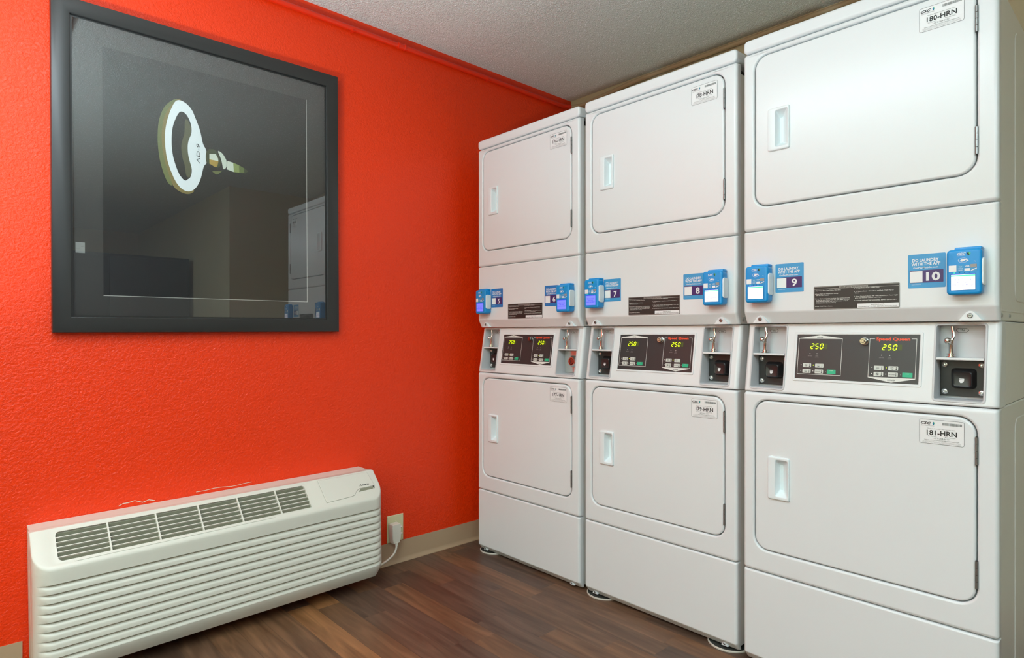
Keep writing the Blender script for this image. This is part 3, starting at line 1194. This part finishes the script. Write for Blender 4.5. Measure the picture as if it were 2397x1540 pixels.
def stacked_dryer(X, Y, label, codes, nums, variant=0, dz=0.0, pads=('l',), stm='sticker_blue'):
    t = thing('stacked_dryer', label, 'dryer', (X, Y, dz), -PI / 2, 'stacked dryers along the back wall')
    obj('cabinet', cabinet_mesh, t, 'cab', wn=True)
    obj('top_lid', lid_mesh, t, 'lid', wn=True)
    for (nm, z0, z1, dz0, dz1, hz0, hz1, lz, hg, code) in (
            ('upper_front_panel', Z_A, Z_LID, 1.5205, 2.0135, 1.692, 1.830, (1.928, 1.9935), ((1.886, 1.956), (1.568, 1.640)), codes[0]),
            ('lower_front_panel', Z_C, Z_B, .3905, .8785, .563, .701, (.800, .8655), ((.758, .831), (.436, .508)), codes[1])):
        obj(nm, lambda: door_panel(z0, z1, dz0, dz1), t, nm, wn=True)
        dr = obj('door', lambda: door_mesh(dz0, dz1, hz0, hz1), t, nm + 'd', wn=True, label='upper dryer door numbered ' + code if z0 > 1 else 'lower dryer door numbered ' + code)
        obj('handle', lambda: handle_mesh(hz0, hz1), dr, nm + 'h')
        for i, (a, b_) in enumerate(hg):
            obj('hinge', lambda: hinge_mesh(a, b_), dr, nm + 'g%d' % i)
        obj('service_label', service_label(code, *lz), dr, label='white service label reading ' + code, smooth=False)
    ap = obj('middle_panel', mid_panel, t, 'mid', wn=True)
    for i, u in enumerate((.056, .622)):
        def mk():
            q = MB()
            boss(q, u, Z_U + .0015, .025, .026, .0045)
            return q
        obj('screw_seat', mk, ap, 'boss%d' % i)
        obj('screw', lambda: screw_mesh(u, 1.1475, .0034), ap, 'scr%d' % i)
    obj('instruction_plate', instruction_plate, ap, 'instr', smooth=False)
    obj('number_sticker', number_sticker(nums[0], .1045 if variant else .109, .1915 if variant else .1985, 1.2315, 1.3235, stm), ap, label='blue app sticker with number ' + nums[0], smooth=False)
    obj('number_sticker', number_sticker(nums[1], .4755 if variant else .4815, .563 if variant else .5697, 1.2255, 1.3185, stm), ap, label='blue app sticker with number ' + nums[1], smooth=False)
    cp = obj('control_panel', control_panel, t, 'ctrl', wn=True)
    obj('display_board', display_board, cp, 'board', smooth=False)
    obj('key_lock', lambda: key_lock(variant == 1), cp, 'lock%d' % (variant == 1))
    for i, pk in enumerate((LP, RPK)):
        a0, a1 = pk[0], pk[1]
        silver = (variant == 1 and i == 1)
        ct = obj('coin_tray', lambda: coin_tray(a0, a1), t, 'tray%d' % i)
        obj('coin_lever', lambda: coin_lever(a0), ct, 'lev%d' % i, label='chrome coin lever')
        obj('coin_box', lambda: coin_box(a0, a1, silver), ct, 'box%d%d' % (i, silver), label='silver coin box with a round red lock' if silver else 'black coin box with a square lock housing')
        if not silver:
            for u in (a0 + .0125, a1 - .0125):
                for z in (LP[2] + .0185, 1.0150):
                    obj('bolt', lambda: coin_bolt(u, z), ct, 'bolt%.3f%.3f' % (u, z))
    bpn = obj('bottom_panel', bottom_panel, t, 'bot', wn=True)
    for i, u in enumerate((.049, .632)):
        def mk2():
            q = MB()
            boss(q, u, Z_BOT + .002, .014, .013, .009)
            return q
        obj('screw_seat', mk2, bpn, 'bboss%d' % i)
        obj('screw', lambda: screw_mesh(u, Z_BOT + .0085, .0088, .0042), bpn, 'bscr%d' % i)
    for y_ in (.050, .16):
        obj('side_screw', lambda: side_screw(y_), t, 'sscr%.2f' % y_)
    for i, (u, d, s_) in enumerate(((.056, .066, 'l'), (.622, .066, 'r'), (.056, .64, 'b'), (.622, .64, 'b'))):
        f = obj('foot', lambda: foot_mesh(u, d), t, 'foot%d' % i)
        f.location.z = -dz
        if s_ in pads:
            g_ = obj('foot_cup', lambda: foot_pad(u, d), f, 'pad%d' % i, label='round black cup with a white rim')
    return t


D1 = stacked_dryer(1.9897, 2.4203, 'white stacked dryer nearest the red wall, labelled 176-HRN and 177-HRN', ('176-HRN', '177-HRN'), ('5', '6'), 1, 0, ('l',), 'sticker_deepblue')
D2 = stacked_dryer(1.9895, 1.7082, 'middle white stacked dryer, labelled 178-HRN and 179-HRN', ('178-HRN', '179-HRN'), ('7', '8'), 2, .0019, ('l', 'r'))
D3 = stacked_dryer(1.9724, .9933, 'rightmost white stacked dryer, labelled 180-HRN and 181-HRN', ('180-HRN', '181-HRN'), ('9', '10'), 0, .0036, ())


# ------------------------------------------------------------------ card readers
def reader_body():
    q = MB()
    P = lambda a, b_, c: (a, -c, b_)
    w_, h_ = .076, .1185
    loops = [[P(x, y, .0004) for x, y in rr(.004, w_ - .003, .003, h_ - .003, .008)],
             [P(x, y, .006) for x, y in rr(.002, w_ - .002, .001, h_ - .001, .009)],
             [P(x, y, .018) for x, y in rr(0, w_, 0, h_, .010)]]
    loops += arc_loops(P, 0, w_, 0, h_, .010, .007, .040, 1, 5)
    q.loft(loops, 'reader_blue', True, True)
    q.box((.015, -.030, h_ - .004), (w_ - .002, -.0005, h_ + .006), 'reader_blue', .004, 2)
    return q


def reader_strip():
    q = MB()
    P = lambda a, b_, c: (.0745 + c, a, b_)
    loops = [[P(x, y, 0) for x, y in rr(-.036, -.004, .024, .094, .008)]]
    loops += arc_loops(P, -.036, -.004, .024, .094, .008, .002, .0045, 1, 3)
    q.loft(loops, 'white_plastic', True, True)
    return q


def reader_face():
    q = MB()
    P = lambda a, b_, c: (a, -.0402 - c, b_)
    q.text(P, 'CSC', .0235, .1035, .0052, 'sticker_white', .0004, w_=.019, off=.03, shear=.3)
    q.rect(P, .0235, .0415, .1010, .1014, 'sticker_white', .0004)
    q.poly(P, [(.0445, .1055), (.0475, .1105), (.0515, .1055), (.0480, .1000)], 'ink_black', .0004)
    q.poly(P, [(.0480, .1105), (.0530, .1070), (.0500, .1010)], 'logo_green', .0005)
    # contactless mark: oval with a hand and waves
    n = 28
    o1 = [(.0365 + .0105 * math.cos(2 * PI * i / n), .0890 + .0062 * math.sin(2 * PI * i / n)) for i in range(n)]
    i1 = [(.0365 + .0098 * math.cos(2 * PI * i / n), .0890 + .0056 * math.sin(2 * PI * i / n)) for i in range(n)]
    q.add([P(*p, .0004) for p in o1] + [P(*p, .0004) for p in i1], [(i, (i + 1) % n, n + (i + 1) % n, n + i) for i in range(n)], 'sticker_white')
    q.poly(P, [(.0300, .0885), (.0330, .0915), (.0395, .0925), (.0480, .0880), (.0490, .0865), (.0470, .0870), (.0410, .0895), (.0385, .0865), (.0340, .0855), (.0310, .0865)], 'sticker_white', .0005)
    q.text(P, 'Pay', .0600, .0840, .0022, 'sticker_white', .0004)
    # row of accepted cards
    q.rect(P, .0060, .0225, .0605, .0770, 'sticker_white', .0004)
    q.rect(P, .0240, .0380, .0605, .0770, 'sticker_blue', .0004)
    q.text(P, 'TAP', .0310, .0710, .0026, 'sticker_white', .0006, align='C')
    q.text(P, 'INSERT', .0310, .0665, .0022, 'sticker_white', .0006, align='C')
    q.text(P, 'SWIPE', .0310, .0625, .0022, 'sticker_white', .0006, align='C')
    q.rect(P, .0395, .0510, .0695, .0770, 'sticker_blue', .0004)
    q.text(P, 'VISA', .0452, .0715, .0034, 'sticker_white', .0006, align='C', w_=.010, off=.02, shear=.2)
    q.rect(P, .0395, .0510, .0610, .0680, 'sticker_white', .0004)
    q.rect(P, .0520, .0655, .0690, .0780, 'ink_palegrey', .0004)
    q.rect(P, .0520, .0655, .0605, .0680, 'sticker_blue', .0004)
    q.poly(P, [(.0520, .0610), (.0560, .0640), (.0655, .0680), (.0655, .0660), (.0580, .0625), (.0535, .0605)], 'sticker_white', .0006)
    q.rect(P, .0165, .0195, .0560, .0582, 'screen_green', .0004, .001)
    for x in (.0285, .0385, .0490):
        q.rect(P, x, x + .0018, .0562, .0580, 'ink_black', .0004, .0008)
    return q


def reader_screen(white):
    q = MB()
    P = lambda a, b_, c: (a, -.0402 - c, b_)
    q.rect(P, .0095, .0635, .0115, .0545, 'reader_blue_dark', .0003, .001)
    sm, ik = ('screen_white', 'screen_ink') if white else ('screen_blue', 'screen_ink_blue')
    q.rect(P, .0110, .0620, .0125, .0535, sm, .0006)
    q.rect(P, .0110, .0620, .0522 if white else .0512, .0535, 'screen_navy', .0009)
    if white:
        q.rect(P, .0110, .0620, .0478, .0512, 'screen_green', .0009)
    q.text(P, 'SELECT CYCLE', .0365, .0370, .0044, ik, .0010, align='C', w_=.037)
    q.text(P, 'AND THEN', .0365, .0300, .0044, ik, .0010, align='C', w_=.026)
    q.text(P, 'MAKE PAYMENT', .0365, .0230, .0044, ik, .0010, align='C', w_=.044)
    return q


for (D, u, z, num, wh) in ((D1, .0290, 1.2005, '5', 0), (D1, .5815, 1.1955, '6', 0), (D2, .0310, 1.2055, '7', 0), (D2, .5745, 1.1995, '8', 1), (D3, .0255, 1.2005, '9', 1), (D3, .5790, 1.2005, '10', 1)):
    side = 'left' if int(num) % 2 else 'right'
    which = {'5': 'nearest the red wall', '7': 'in the middle', '9': 'at the right'}[num if int(num) % 2 else str(int(num) - 1)]
    X, Y, Z0 = D.location
    t = thing('card_reader', 'blue card reader beside sticker number %s on the stacked dryer %s' % (num, which), 'card reader', (X - .0005, Y - u, z + Z0), -PI / 2, 'blue card readers on the dryers')
    obj('casing', reader_body, t, 'rb')
    obj('side_grip', reader_strip, t, 'rs', label='white side strip')
    obj('front_print', reader_face, t, 'rf', smooth=False)
    obj('screen', lambda: reader_screen(wh), t, 'rscr%d' % wh, smooth=False, label='bright white screen with a green bar' if wh else 'blue lit screen')


# ------------------------------------------------------------------ wall heater / air conditioner
X0, X1 = .192, 1.398
t = thing('air_conditioner', 'long off-white wall air conditioner with ribbed front, low on the red wall', 'air conditioner', (X0, Y_RED, -.009))
t.rotation_euler = (0, -.014, 0)
PR = lambda a, p, z: (a - X0, -p, z)
mb = MB()
mb.box((.004, -.098, .055), (X1 - X0 - .004, -.0006, .4862), 'ptac_white', .002, 1)
obj('wall_sleeve', mb, t)


def outline(ins, p_back=.1235, p_front=.226, rf=.052, rb=.003):
    return rr(X0 + ins, X1 - ins, p_back, p_front - ins, (rb, rb, max(rf - ins, .002), max(rf - ins, .002)), 12)


def ztop(p):
    return .489 - .99 * (p - .126) if p > .119 else .4870


FRC = (.112, .226)
mb = MB()
loops = []


def fade(x, p):
    """1 on the flat front, falling to 0 round the corners and on the sides"""
    dx = min(x - X0, X1 - x)
    if p < .16:
        return 0.0
    return max(0.0, min(1.0, (dx - .012) / .05))


lev = []   # (z, inset, groove depth)
lev.append((.050, .030, 0))
lev.append((.0505, .022, 0))
lev.append((.062, .0155, 0))
lev.append((.085, .004, 0))
lev.append((.096, .0010, 0))
nG = 9
zg = [.342 - .0283 * i for i in range(nG)]
prof = []
for i in range(nG - 1, -1, -1):
    z = zg[i]
    # just under the groove: rib (or band) top rolls back into the groove
    prof += [(z - .0150, 0, .0000), (z - .0115, 0, .0014), (z - .0085, 0, .0042), (z - .0055, 0, .0095), (z - .0030, 0, .0150), (z - .0010, 0, .0200), (z + .0005, 0, .0200), (z + .0012, 0, .0022), (z + .0028, 0, 0.0)]
lev += prof
lev += [(.355, 0, 0), (.374, 0, 0)]
for z, ins, gd in lev:
    base = outline(ins)
    l_ = []
    for (x, p) in base:
        g_ = gd * fade(x, p)
        l_.append(PR(x, p - g_, z))
    loops.append(l_)
for ins, dz_ in ((0, -.0058), (.0005, -.0034), (.0016, -.0014), (.0034, -.0003), (.007, 0)):
    loops.append([PR(x, p, max(ztop(p) + dz_, .3745)) for x, p in outline(ins, p_back=.124)])
# grille frame and hole
GX0, GX1, GP0, GP1 = .256, 1.0735, .1345, .2085
zt = lambda p: .489 - .99 * (p - .126)
loops.append([PR(x, p, zt(p)) for x, p in rr(GX0 - .018, GX1 + .018, GP0 - .011, GP1 + .007, .012, 12)])
loops.append([PR(x, p - .0006, zt(p) - .0008) for x, p in rr(GX0 - .012, GX1 + .012, GP0 - .006, GP1 + .004, .010, 12)])
loops.append([PR(x, p, zt(p)) for x, p in rr(GX0, GX1, GP0, GP1, (.010, .010, .003, .014), 12)])
loops.append([PR(x, p - .022, zt(p) - .028) for x, p in rr(GX0, GX1, GP0, GP1, (.010, .010, .003, .014), 12)])
mb.loft(loops, 'ptac_white', True, False)
obj('front_cover', mb, t)
mb = MB()
mb.box((X0 - .0005 - X0, -.1265, .052), (X1 + .0005 - X0, -.088, .4885), 'ptac_white', .002, 2)
obj('rear_cover', mb, t)
# air grille: bars and louvres
mb = MB()
nrm = Vector((0, -.99, 1)).normalized()     # outwards from the slanted face
dwn = Vector((0, -1, -.99)).normalized()    # down the slope
SLn = math.hypot(GP1 - GP0, .99 * (GP1 - GP0))


def slant_box(q, xa, xb, s0, s1, c0, c1, m_, tilt=0.0):
    o_ = Vector(PR(0, GP0, zt(GP0))) + Vector((X0, 0, 0))
    vs = []
    for c in (c0, c1):
        for s_ in (s0, s1):
            sh = tilt * (c1 - c)
            for x in (xa, xb):
                v_ = o_ + dwn * (s_ + sh) + nrm * c
                vs.append((x - X0, v_.y, v_.z))
    q.add(vs, [(0, 1, 3, 2), (4, 6, 7, 5), (0, 4, 5, 1), (2, 3, 7, 6), (0, 2, 6, 4), (1, 5, 7, 3)], m_)


for i in range(5):
    s_ = SLn * (i + 1) / 6 + .002
    slant_box(mb, GX0 - .001, GX1 + .001, s_ - .0013, s_ + .0013, -.006, -.0008, 'ptac_white', .3)
for x in (.3965, .5385, .675, .812, .955):
    slant_box(mb, x - .0024, x + .0024, -.001, SLn + .001, -.014, -.0002, 'ptac_white')
obj('air_grille', mb, t, smooth=False)
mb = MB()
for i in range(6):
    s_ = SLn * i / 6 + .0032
    slant_box(mb, GX0 - .001, GX1 + .001, s_ - .0008, s_ + .0008, -.0190, -.0045, 'ptac_shade_grey', .88)  # shade on the blades is put into their grey colour
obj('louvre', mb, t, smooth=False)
mb = MB()
slant_box(mb, GX0 - .012, GX1 + .012, -.01, SLn + .01, -.050, -.040, 'ptac_dark')
obj('inner_duct', mb, t, smooth=False)
mb = MB()
slant_box(mb, .297, .925, SLn + .0016, SLn + .0105, .0004, .0014, 'ptac_white')
obj('label_strip', mb, t, smooth=False)
# control door with the brand print and finger notch
PD_ = lambda a, s_, c: (lambda v_: (a - X0, v_.y, v_.z))(Vector((0, -GP0, zt(GP0))) + dwn * s_ + nrm * c)
k2 = 1.407
cdp = [(1.136, -.008), (1.362, -.008), (1.372, .0655), (1.300, .0665), (1.283, .074), (1.268, .091), (1.256, .0955), (1.139, .1005)]
mb = MB()
n = len(cdp)
ctr = (1.25, .045)
loops = [[PD_(x, s_, -.0004) for x, s_ in cdp], [PD_(x, s_, .0012) for x, s_ in cdp], [PD_(ctr[0] + (x - ctr[0]) * .988, ctr[1] + (s_ - ctr[1]) * .975, .0022) for x, s_ in cdp]]
mb.loft(loops, 'ptac_white', False, True)
for i in range(n):
    a, b_ = cdp[i], cdp[(i + 1) % n]
    e1 = (ctr[0] + (a[0] - ctr[0]) * 1.008, ctr[1] + (a[1] - ctr[1]) * 1.014)
    e2 = (ctr[0] + (b_[0] - ctr[0]) * 1.008, ctr[1] + (b_[1] - ctr[1]) * 1.014)
    mb.add([PD_(*a, .0003), PD_(*b_, .0003), PD_(*e2, .0003), PD_(*e1, .0003)], [(0, 1, 2, 3)], 'ptac_shade_grey')
dr = obj('control_door', mb, t)
mb = MB()
mb.add([PD_(1.304, .0675, .0004), PD_(1.366, .0670, .0004), PD_(1.360, .079, .0004), PD_(1.290, .0815, .0004)], [(0, 1, 2, 3)], 'ptac_shade_grey')  # flat patches, the scoop's shade is put into their colour
mb.add([PD_(1.362, .066, .0005), PD_(1.3705, .066, .0005), PD_(1.366, .080, .0005)], [(0, 1, 2)], 'ptac_dark')
obj('finger_notch', mb, dr, smooth=False)
mb = MB()
mb.text(lambda a, b_, c: PD_(a, -b_, c), 'Amana', 1.302, -.0565, .0085, 'ink_black', .0026, w_=.046, off=.02, shear=.25)
obj('brand_print', mb, dr, smooth=False)
# cord with plug
mb = MB()
pts = []
P0, P1, P2, P3 = Vector((1.563, Y_RED - .045, .112)), Vector((1.563, Y_RED - .046, .070)), Vector((1.545, Y_RED - .050, .045)), Vector((1.392, Y_RED - .115, .052))
for i in range(15):
    s_ = i / 14
    pts.append((1 - s_) ** 3 * P0 + 3 * s_ * (1 - s_) ** 2 * P1 + 3 * s_ * s_ * (1 - s_) * P2 + s_ ** 3 * P3)
R0 = Vector((X0, Y_RED, 0))
mb.tube([p - R0 for p in pts], .0048, 'plug_white', 12)
mb.lathe(pts[-2] - R0, tuple(pts[-1] - pts[-2]), [(-.004, .008), (.02, .0085)], 'plug_white', 14)
cord = obj('power_cord', mb, t, loc=(0, 0, -.010))
mb = MB()
PP = lambda a, b_, c: (a - X0, -c, b_)
pl = [(1.5425, .190), (1.5450, .197), (1.552, .2005), (1.5835, .2005), (1.589, .197), (1.5905, .190), (1.5900, .135), (1.5830, .112), (1.580, .109), (1.552, .107), (1.548, .110), (1.5435, .130)]
cx_, cz_ = 1.566, .153
loops = []
for c, k_ in ((.0125, 1.0), (.0130, 1.02), (.038, 1.0), (.0425, .97), (.045, .90)):
    loops.append([PP(cx_ + (x - cx_) * k_, cz_ + (z - cz_) * (k_ * .5 + .5), c) for x, z in pl])
mb.loft(loops, 'plug_white', True, True)
for z in (.181, .150):
    mb.lathe(PP(1.5885, z, .036), (1, 0, 0), [(0, .0062), (.0085, .0060), (.0115, .0040)], 'plug_white', 14)
mb.cyl(PP(1.563, .114, .044), PP(1.563, .100, .045), .0062, 'plug_white')
obj('plug', mb, cord, label='bulky white plug with two side buttons')

t = thing('wall_outlet', 'cream wall outlet plate right of the air conditioner, with its plug in', 'outlet', (1.58, Y_RED, .169))
mb = MB()
P = lambda a, b_, c: (a, -c, b_)
loops = [[P(x, y, .0005) for x, y in rr(-.045, .045, -.0645, .0635, .002)], [P(x, y, .0035) for x, y in rr(-.045, .045, -.0645, .0635, .002)], [P(x, y, .006) for x, y in rr(-.042, .042, -.0615, .0605, .002)]]
mb.loft(loops, 'outlet_cream', False, True)
obj('cover_plate', mb, t)
mb = MB(); mb.lathe((0, -.006, .034), (0, -1, 0), [(0, .0035), (.0012, .003)], 'outlet_cream', 14)
obj('screw', mb, t)
mb = MB()
mb.lathe((-.012, -.006, -.012), (0, -1, 0), [(0, .018), (.002, .0175), (.0022, .016)], 'outlet_cream', 24)
obj('socket', mb, t)

# ------------------------------------------------------------------ framed picture
FX0, FX1, FZ0, FZ1 = .2535, 1.2765, 1.1085, 2.2365
t = thing('framed_picture', 'large black framed picture of a white key, hanging on the red wall', 'picture', ((FX0 + FX1) / 2, Y_RED, FZ0))
t.rotation_euler = (0, math.radians(-0.28), 0)
MX = (FX0 + FX1) / 2
P = lambda a, b_, c: (a - MX, -c, b_ - FZ0)
mb = MB()
q4 = lambda i_, c: [P(x, y, c) for x, y in ((FX0 + i_, FZ0 + i_), (FX1 - i_, FZ0 + i_), (FX1 - i_, FZ1 - i_), (FX0 + i_, FZ1 - i_))]
loops = [q4(.002, .001), q4(0, .004), q4(0, .026), q4(.0015, .0300), q4(.004, .0305), q4(.050, .0270), q4(.0525, .0255), q4(.0535, .0170), q4(.060, .0165)]
mb.loft(loops, 'frame_black', True, False)
obj('frame', mb, t)
mb = MB()
mb.rect(P, FX0 + .05, FX1 - .05, FZ0 + .05, FZ1 - .05, 'print_mat', .0120)
mx0, mx1, mz0, mz1 = .3995, 1.1365, 1.2385, 2.105
mb.rect(P, mx0, mx1, mz0, mz1, 'print_dark', .0124)
mb.rect(P, mx0, mx1, mz0 - .0022, mz0, 'mat_bevel', .0128)
mb.rect(P, mx1, mx1 + .0022, mz0 - .0022, mz1, 'mat_bevel', .0128)
mt = obj('print', mb, t, smooth=False, label='dark print with a grey border')
KEY = {'edge': ('key_edge', .0129, [(0.6381, 1.9855), (0.6296, 1.9725), (0.6162, 1.9557), (0.5994, 1.9275), (0.5887, 1.8956), (0.5827, 1.8517), (0.5827, 1.8092), (0.5875, 1.7624), (0.597, 1.7216), (0.609, 1.6863), (0.6198, 1.652), (0.6381, 1.6374), (0.6628, 1.629), (0.6827, 1.6348), (0.6979, 1.6509), (0.6332, 1.669), (0.609, 1.7238), (0.5946, 1.7904), (0.5946, 1.8543), (0.609, 1.9271), (0.6296, 1.9725), (0.6529, 1.9785)]),
       'side': ('key_olive', .0131, [(0.6381, 1.9855), (0.6162, 1.9718), (0.5946, 1.9476), (0.5804, 1.9148), (0.5721, 1.8784), (0.5693, 1.8381), (0.5693, 1.8064), (0.5721, 1.7726), (0.5768, 1.7391), (0.5851, 1.7061), (0.5946, 1.6785), (0.6042, 1.6588), (0.6198, 1.652), (0.609, 1.6863), (0.597, 1.7216), (0.5875, 1.7624), (0.5827, 1.8092), (0.5827, 1.8517), (0.5887, 1.8956), (0.5994, 1.9275), (0.6162, 1.9557), (0.6296, 1.9725)]),
       'inner': ('key_inner', .0131, [(0.6603, 1.9152), (0.6727, 1.91), (0.6827, 1.885), (0.6827, 1.8604), (0.6752, 1.8397), (0.6697, 1.8112), (0.6715, 1.7789), (0.6827, 1.7401), (0.684, 1.7184), (0.6777, 1.6941), (0.6652, 1.6961), (0.6615, 1.7171), (0.6603, 1.7387), (0.6529, 1.759), (0.6484, 1.7879), (0.6479, 1.8121), (0.6529, 1.8349), (0.6603, 1.8582)]),
       'sh4': ('key_fade_deep', .0129, [(0.8765, 1.7658), (0.8934, 1.7558), (0.8821, 1.7451), (0.8765, 1.7456)]),
       'sh3': ('key_fade', .0129, [(0.857, 1.7738), (0.8765, 1.7658), (0.8765, 1.7456), (0.8583, 1.7438)]),
       'sh2': ('key_green', .0129, [(0.8349, 1.7797), (0.857, 1.7738), (0.8583, 1.7438), (0.8376, 1.743)]),
       'sh1': ('key_pale', .0129, [(0.8131, 1.7827), (0.8349, 1.7797), (0.8376, 1.743), (0.8104, 1.7495)]),
       'ringlo': ('key_olive', .0130, [(0.7546, 1.7338), (0.7863, 1.7367), (0.797, 1.7443), (0.7823, 1.7275), (0.773, 1.7217), (0.7624, 1.7269)]),
       'coldark': ('key_dark', .0131, [(0.7368, 1.8056), (0.7467, 1.816), (0.7611, 1.8189), (0.773, 1.8129), (0.7823, 1.7951), (0.7889, 1.7738), (0.7863, 1.7564), (0.7756, 1.7488), (0.7546, 1.7548), (0.7389, 1.7602), (0.7337, 1.78)]),
       'collight': ('key_pale', .0133, [(0.7467, 1.7979), (0.7703, 1.8012), (0.7783, 1.7859), (0.7796, 1.7749), (0.7467, 1.777)]),
       'colgold': ('key_gold', .0133, [(0.7467, 1.777), (0.7796, 1.7749), (0.7756, 1.7545), (0.7677, 1.7502), (0.7467, 1.7603)]),
       'ring': ('key_pale', .0134, [(0.7756, 1.8162), (0.7889, 1.8133), (0.8023, 1.799), (0.8118, 1.7781), (0.8091, 1.755), (0.797, 1.7443), (0.7943, 1.7635), (0.7889, 1.7879)])}
face = [(0.6406, 1.9794), (0.6578, 1.9771), (0.6752, 1.9652), (0.6878, 1.9491), (0.6966, 1.9266), (0.7055, 1.904), (0.7144, 1.8784), (0.7196, 1.8519), (0.7247, 1.8281), (0.7311, 1.8184), (0.7368, 1.807), (0.7337, 1.7911), (0.7337, 1.7717), (0.7376, 1.7586), (0.7273, 1.7497), (0.7221, 1.728), (0.717, 1.7022), (0.708, 1.6759), (0.6953, 1.6546), (0.6777, 1.6409), (0.6603, 1.6409), (0.643, 1.6517), (0.6283, 1.6708), (0.6162, 1.6983), (0.6054, 1.7285), (0.5982, 1.7591), (0.5946, 1.7904), (0.5927, 1.822), (0.5941, 1.8542), (0.5999, 1.8902), (0.609, 1.9245), (0.6211, 1.9569), (0.6296, 1.9725)]
hole = [(0.6492, 1.9389), (0.6628, 1.9349), (0.6727, 1.9209), (0.6802, 1.9036), (0.6845, 1.8827), (0.6835, 1.8606), (0.6777, 1.847), (0.6715, 1.8279), (0.6697, 1.8058), (0.6715, 1.7789), (0.6777, 1.7528), (0.684, 1.7321), (0.684, 1.713), (0.679, 1.6943), (0.669, 1.6858), (0.6615, 1.6786), (0.6504, 1.6867), (0.6381, 1.7049), (0.6283, 1.7327), (0.6198, 1.7634), (0.6157, 1.7947), (0.615, 1.8214), (0.6162, 1.8538), (0.6211, 1.8818), (0.6296, 1.9079), (0.6393, 1.9305)]


def soften(pts, k=2):
    for _ in range(k):
        out = []
        for i in range(len(pts)):
            (ax, ay), (bx, by) = pts[i], pts[(i + 1) % len(pts)]
            out += [(.75 * ax + .25 * bx, .75 * ay + .25 * by), (.25 * ax + .75 * bx, .25 * ay + .75 * by)]
        pts = out
    return pts


mb = MB()
for nm, (mm, c, pts) in KEY.items():
    mb.poly(P, pts if nm[:2] in ('sh', 'co') else soften(pts, 1 if nm.startswith('ring') else 2), mm, c)
face, hole = soften(face), soften(hole)
mb.poly(P, face, 'key_white', .0136, [list(reversed(hole))])
mb.text(P, 'AD-9', .7130, 1.7530, .0125, 'ink_black', .0140, w_=.075, rot=PI / 2, shear=.15)
obj('key_artwork', mb, mt, smooth=False, label='printed white key marked AD-9')
mb = MB()
mb.rect(P, .3200, .3465, 1.381, 1.417, 'plate_silver', .0128)
for i, (a, b_) in enumerate(((.3225, 1.409), (.3225, 1.393), (.336, 1.401))):
    mb.text(P, ('-----', '----', '---')[i], a, b_, .003, 'ink_black', .0130, w_=.009)
obj('paper_label', mb, mt, smooth=False, label='small pale paper label')
mb = MB()
mb.box((FX0 + .0545 - MX, -.0166, .0545), (FX1 - .0545 - MX, -.0150, FZ1 - FZ0 - .0545), 'picture_glass')
obj('glass', mb, t, smooth=False)

# lamps belong to their fixtures
bpy.context.view_layer.update()
lamps = [o for o in C.objects if o.name.startswith('fixture_or_fill_lamp')]
fix = [o for o in C.objects if o.name.startswith('ceiling_or_fill_light')]
for lo, fx_ in zip(lamps, fix):
    lo.parent = fx_
    lo.location = (0, 0, -.092)
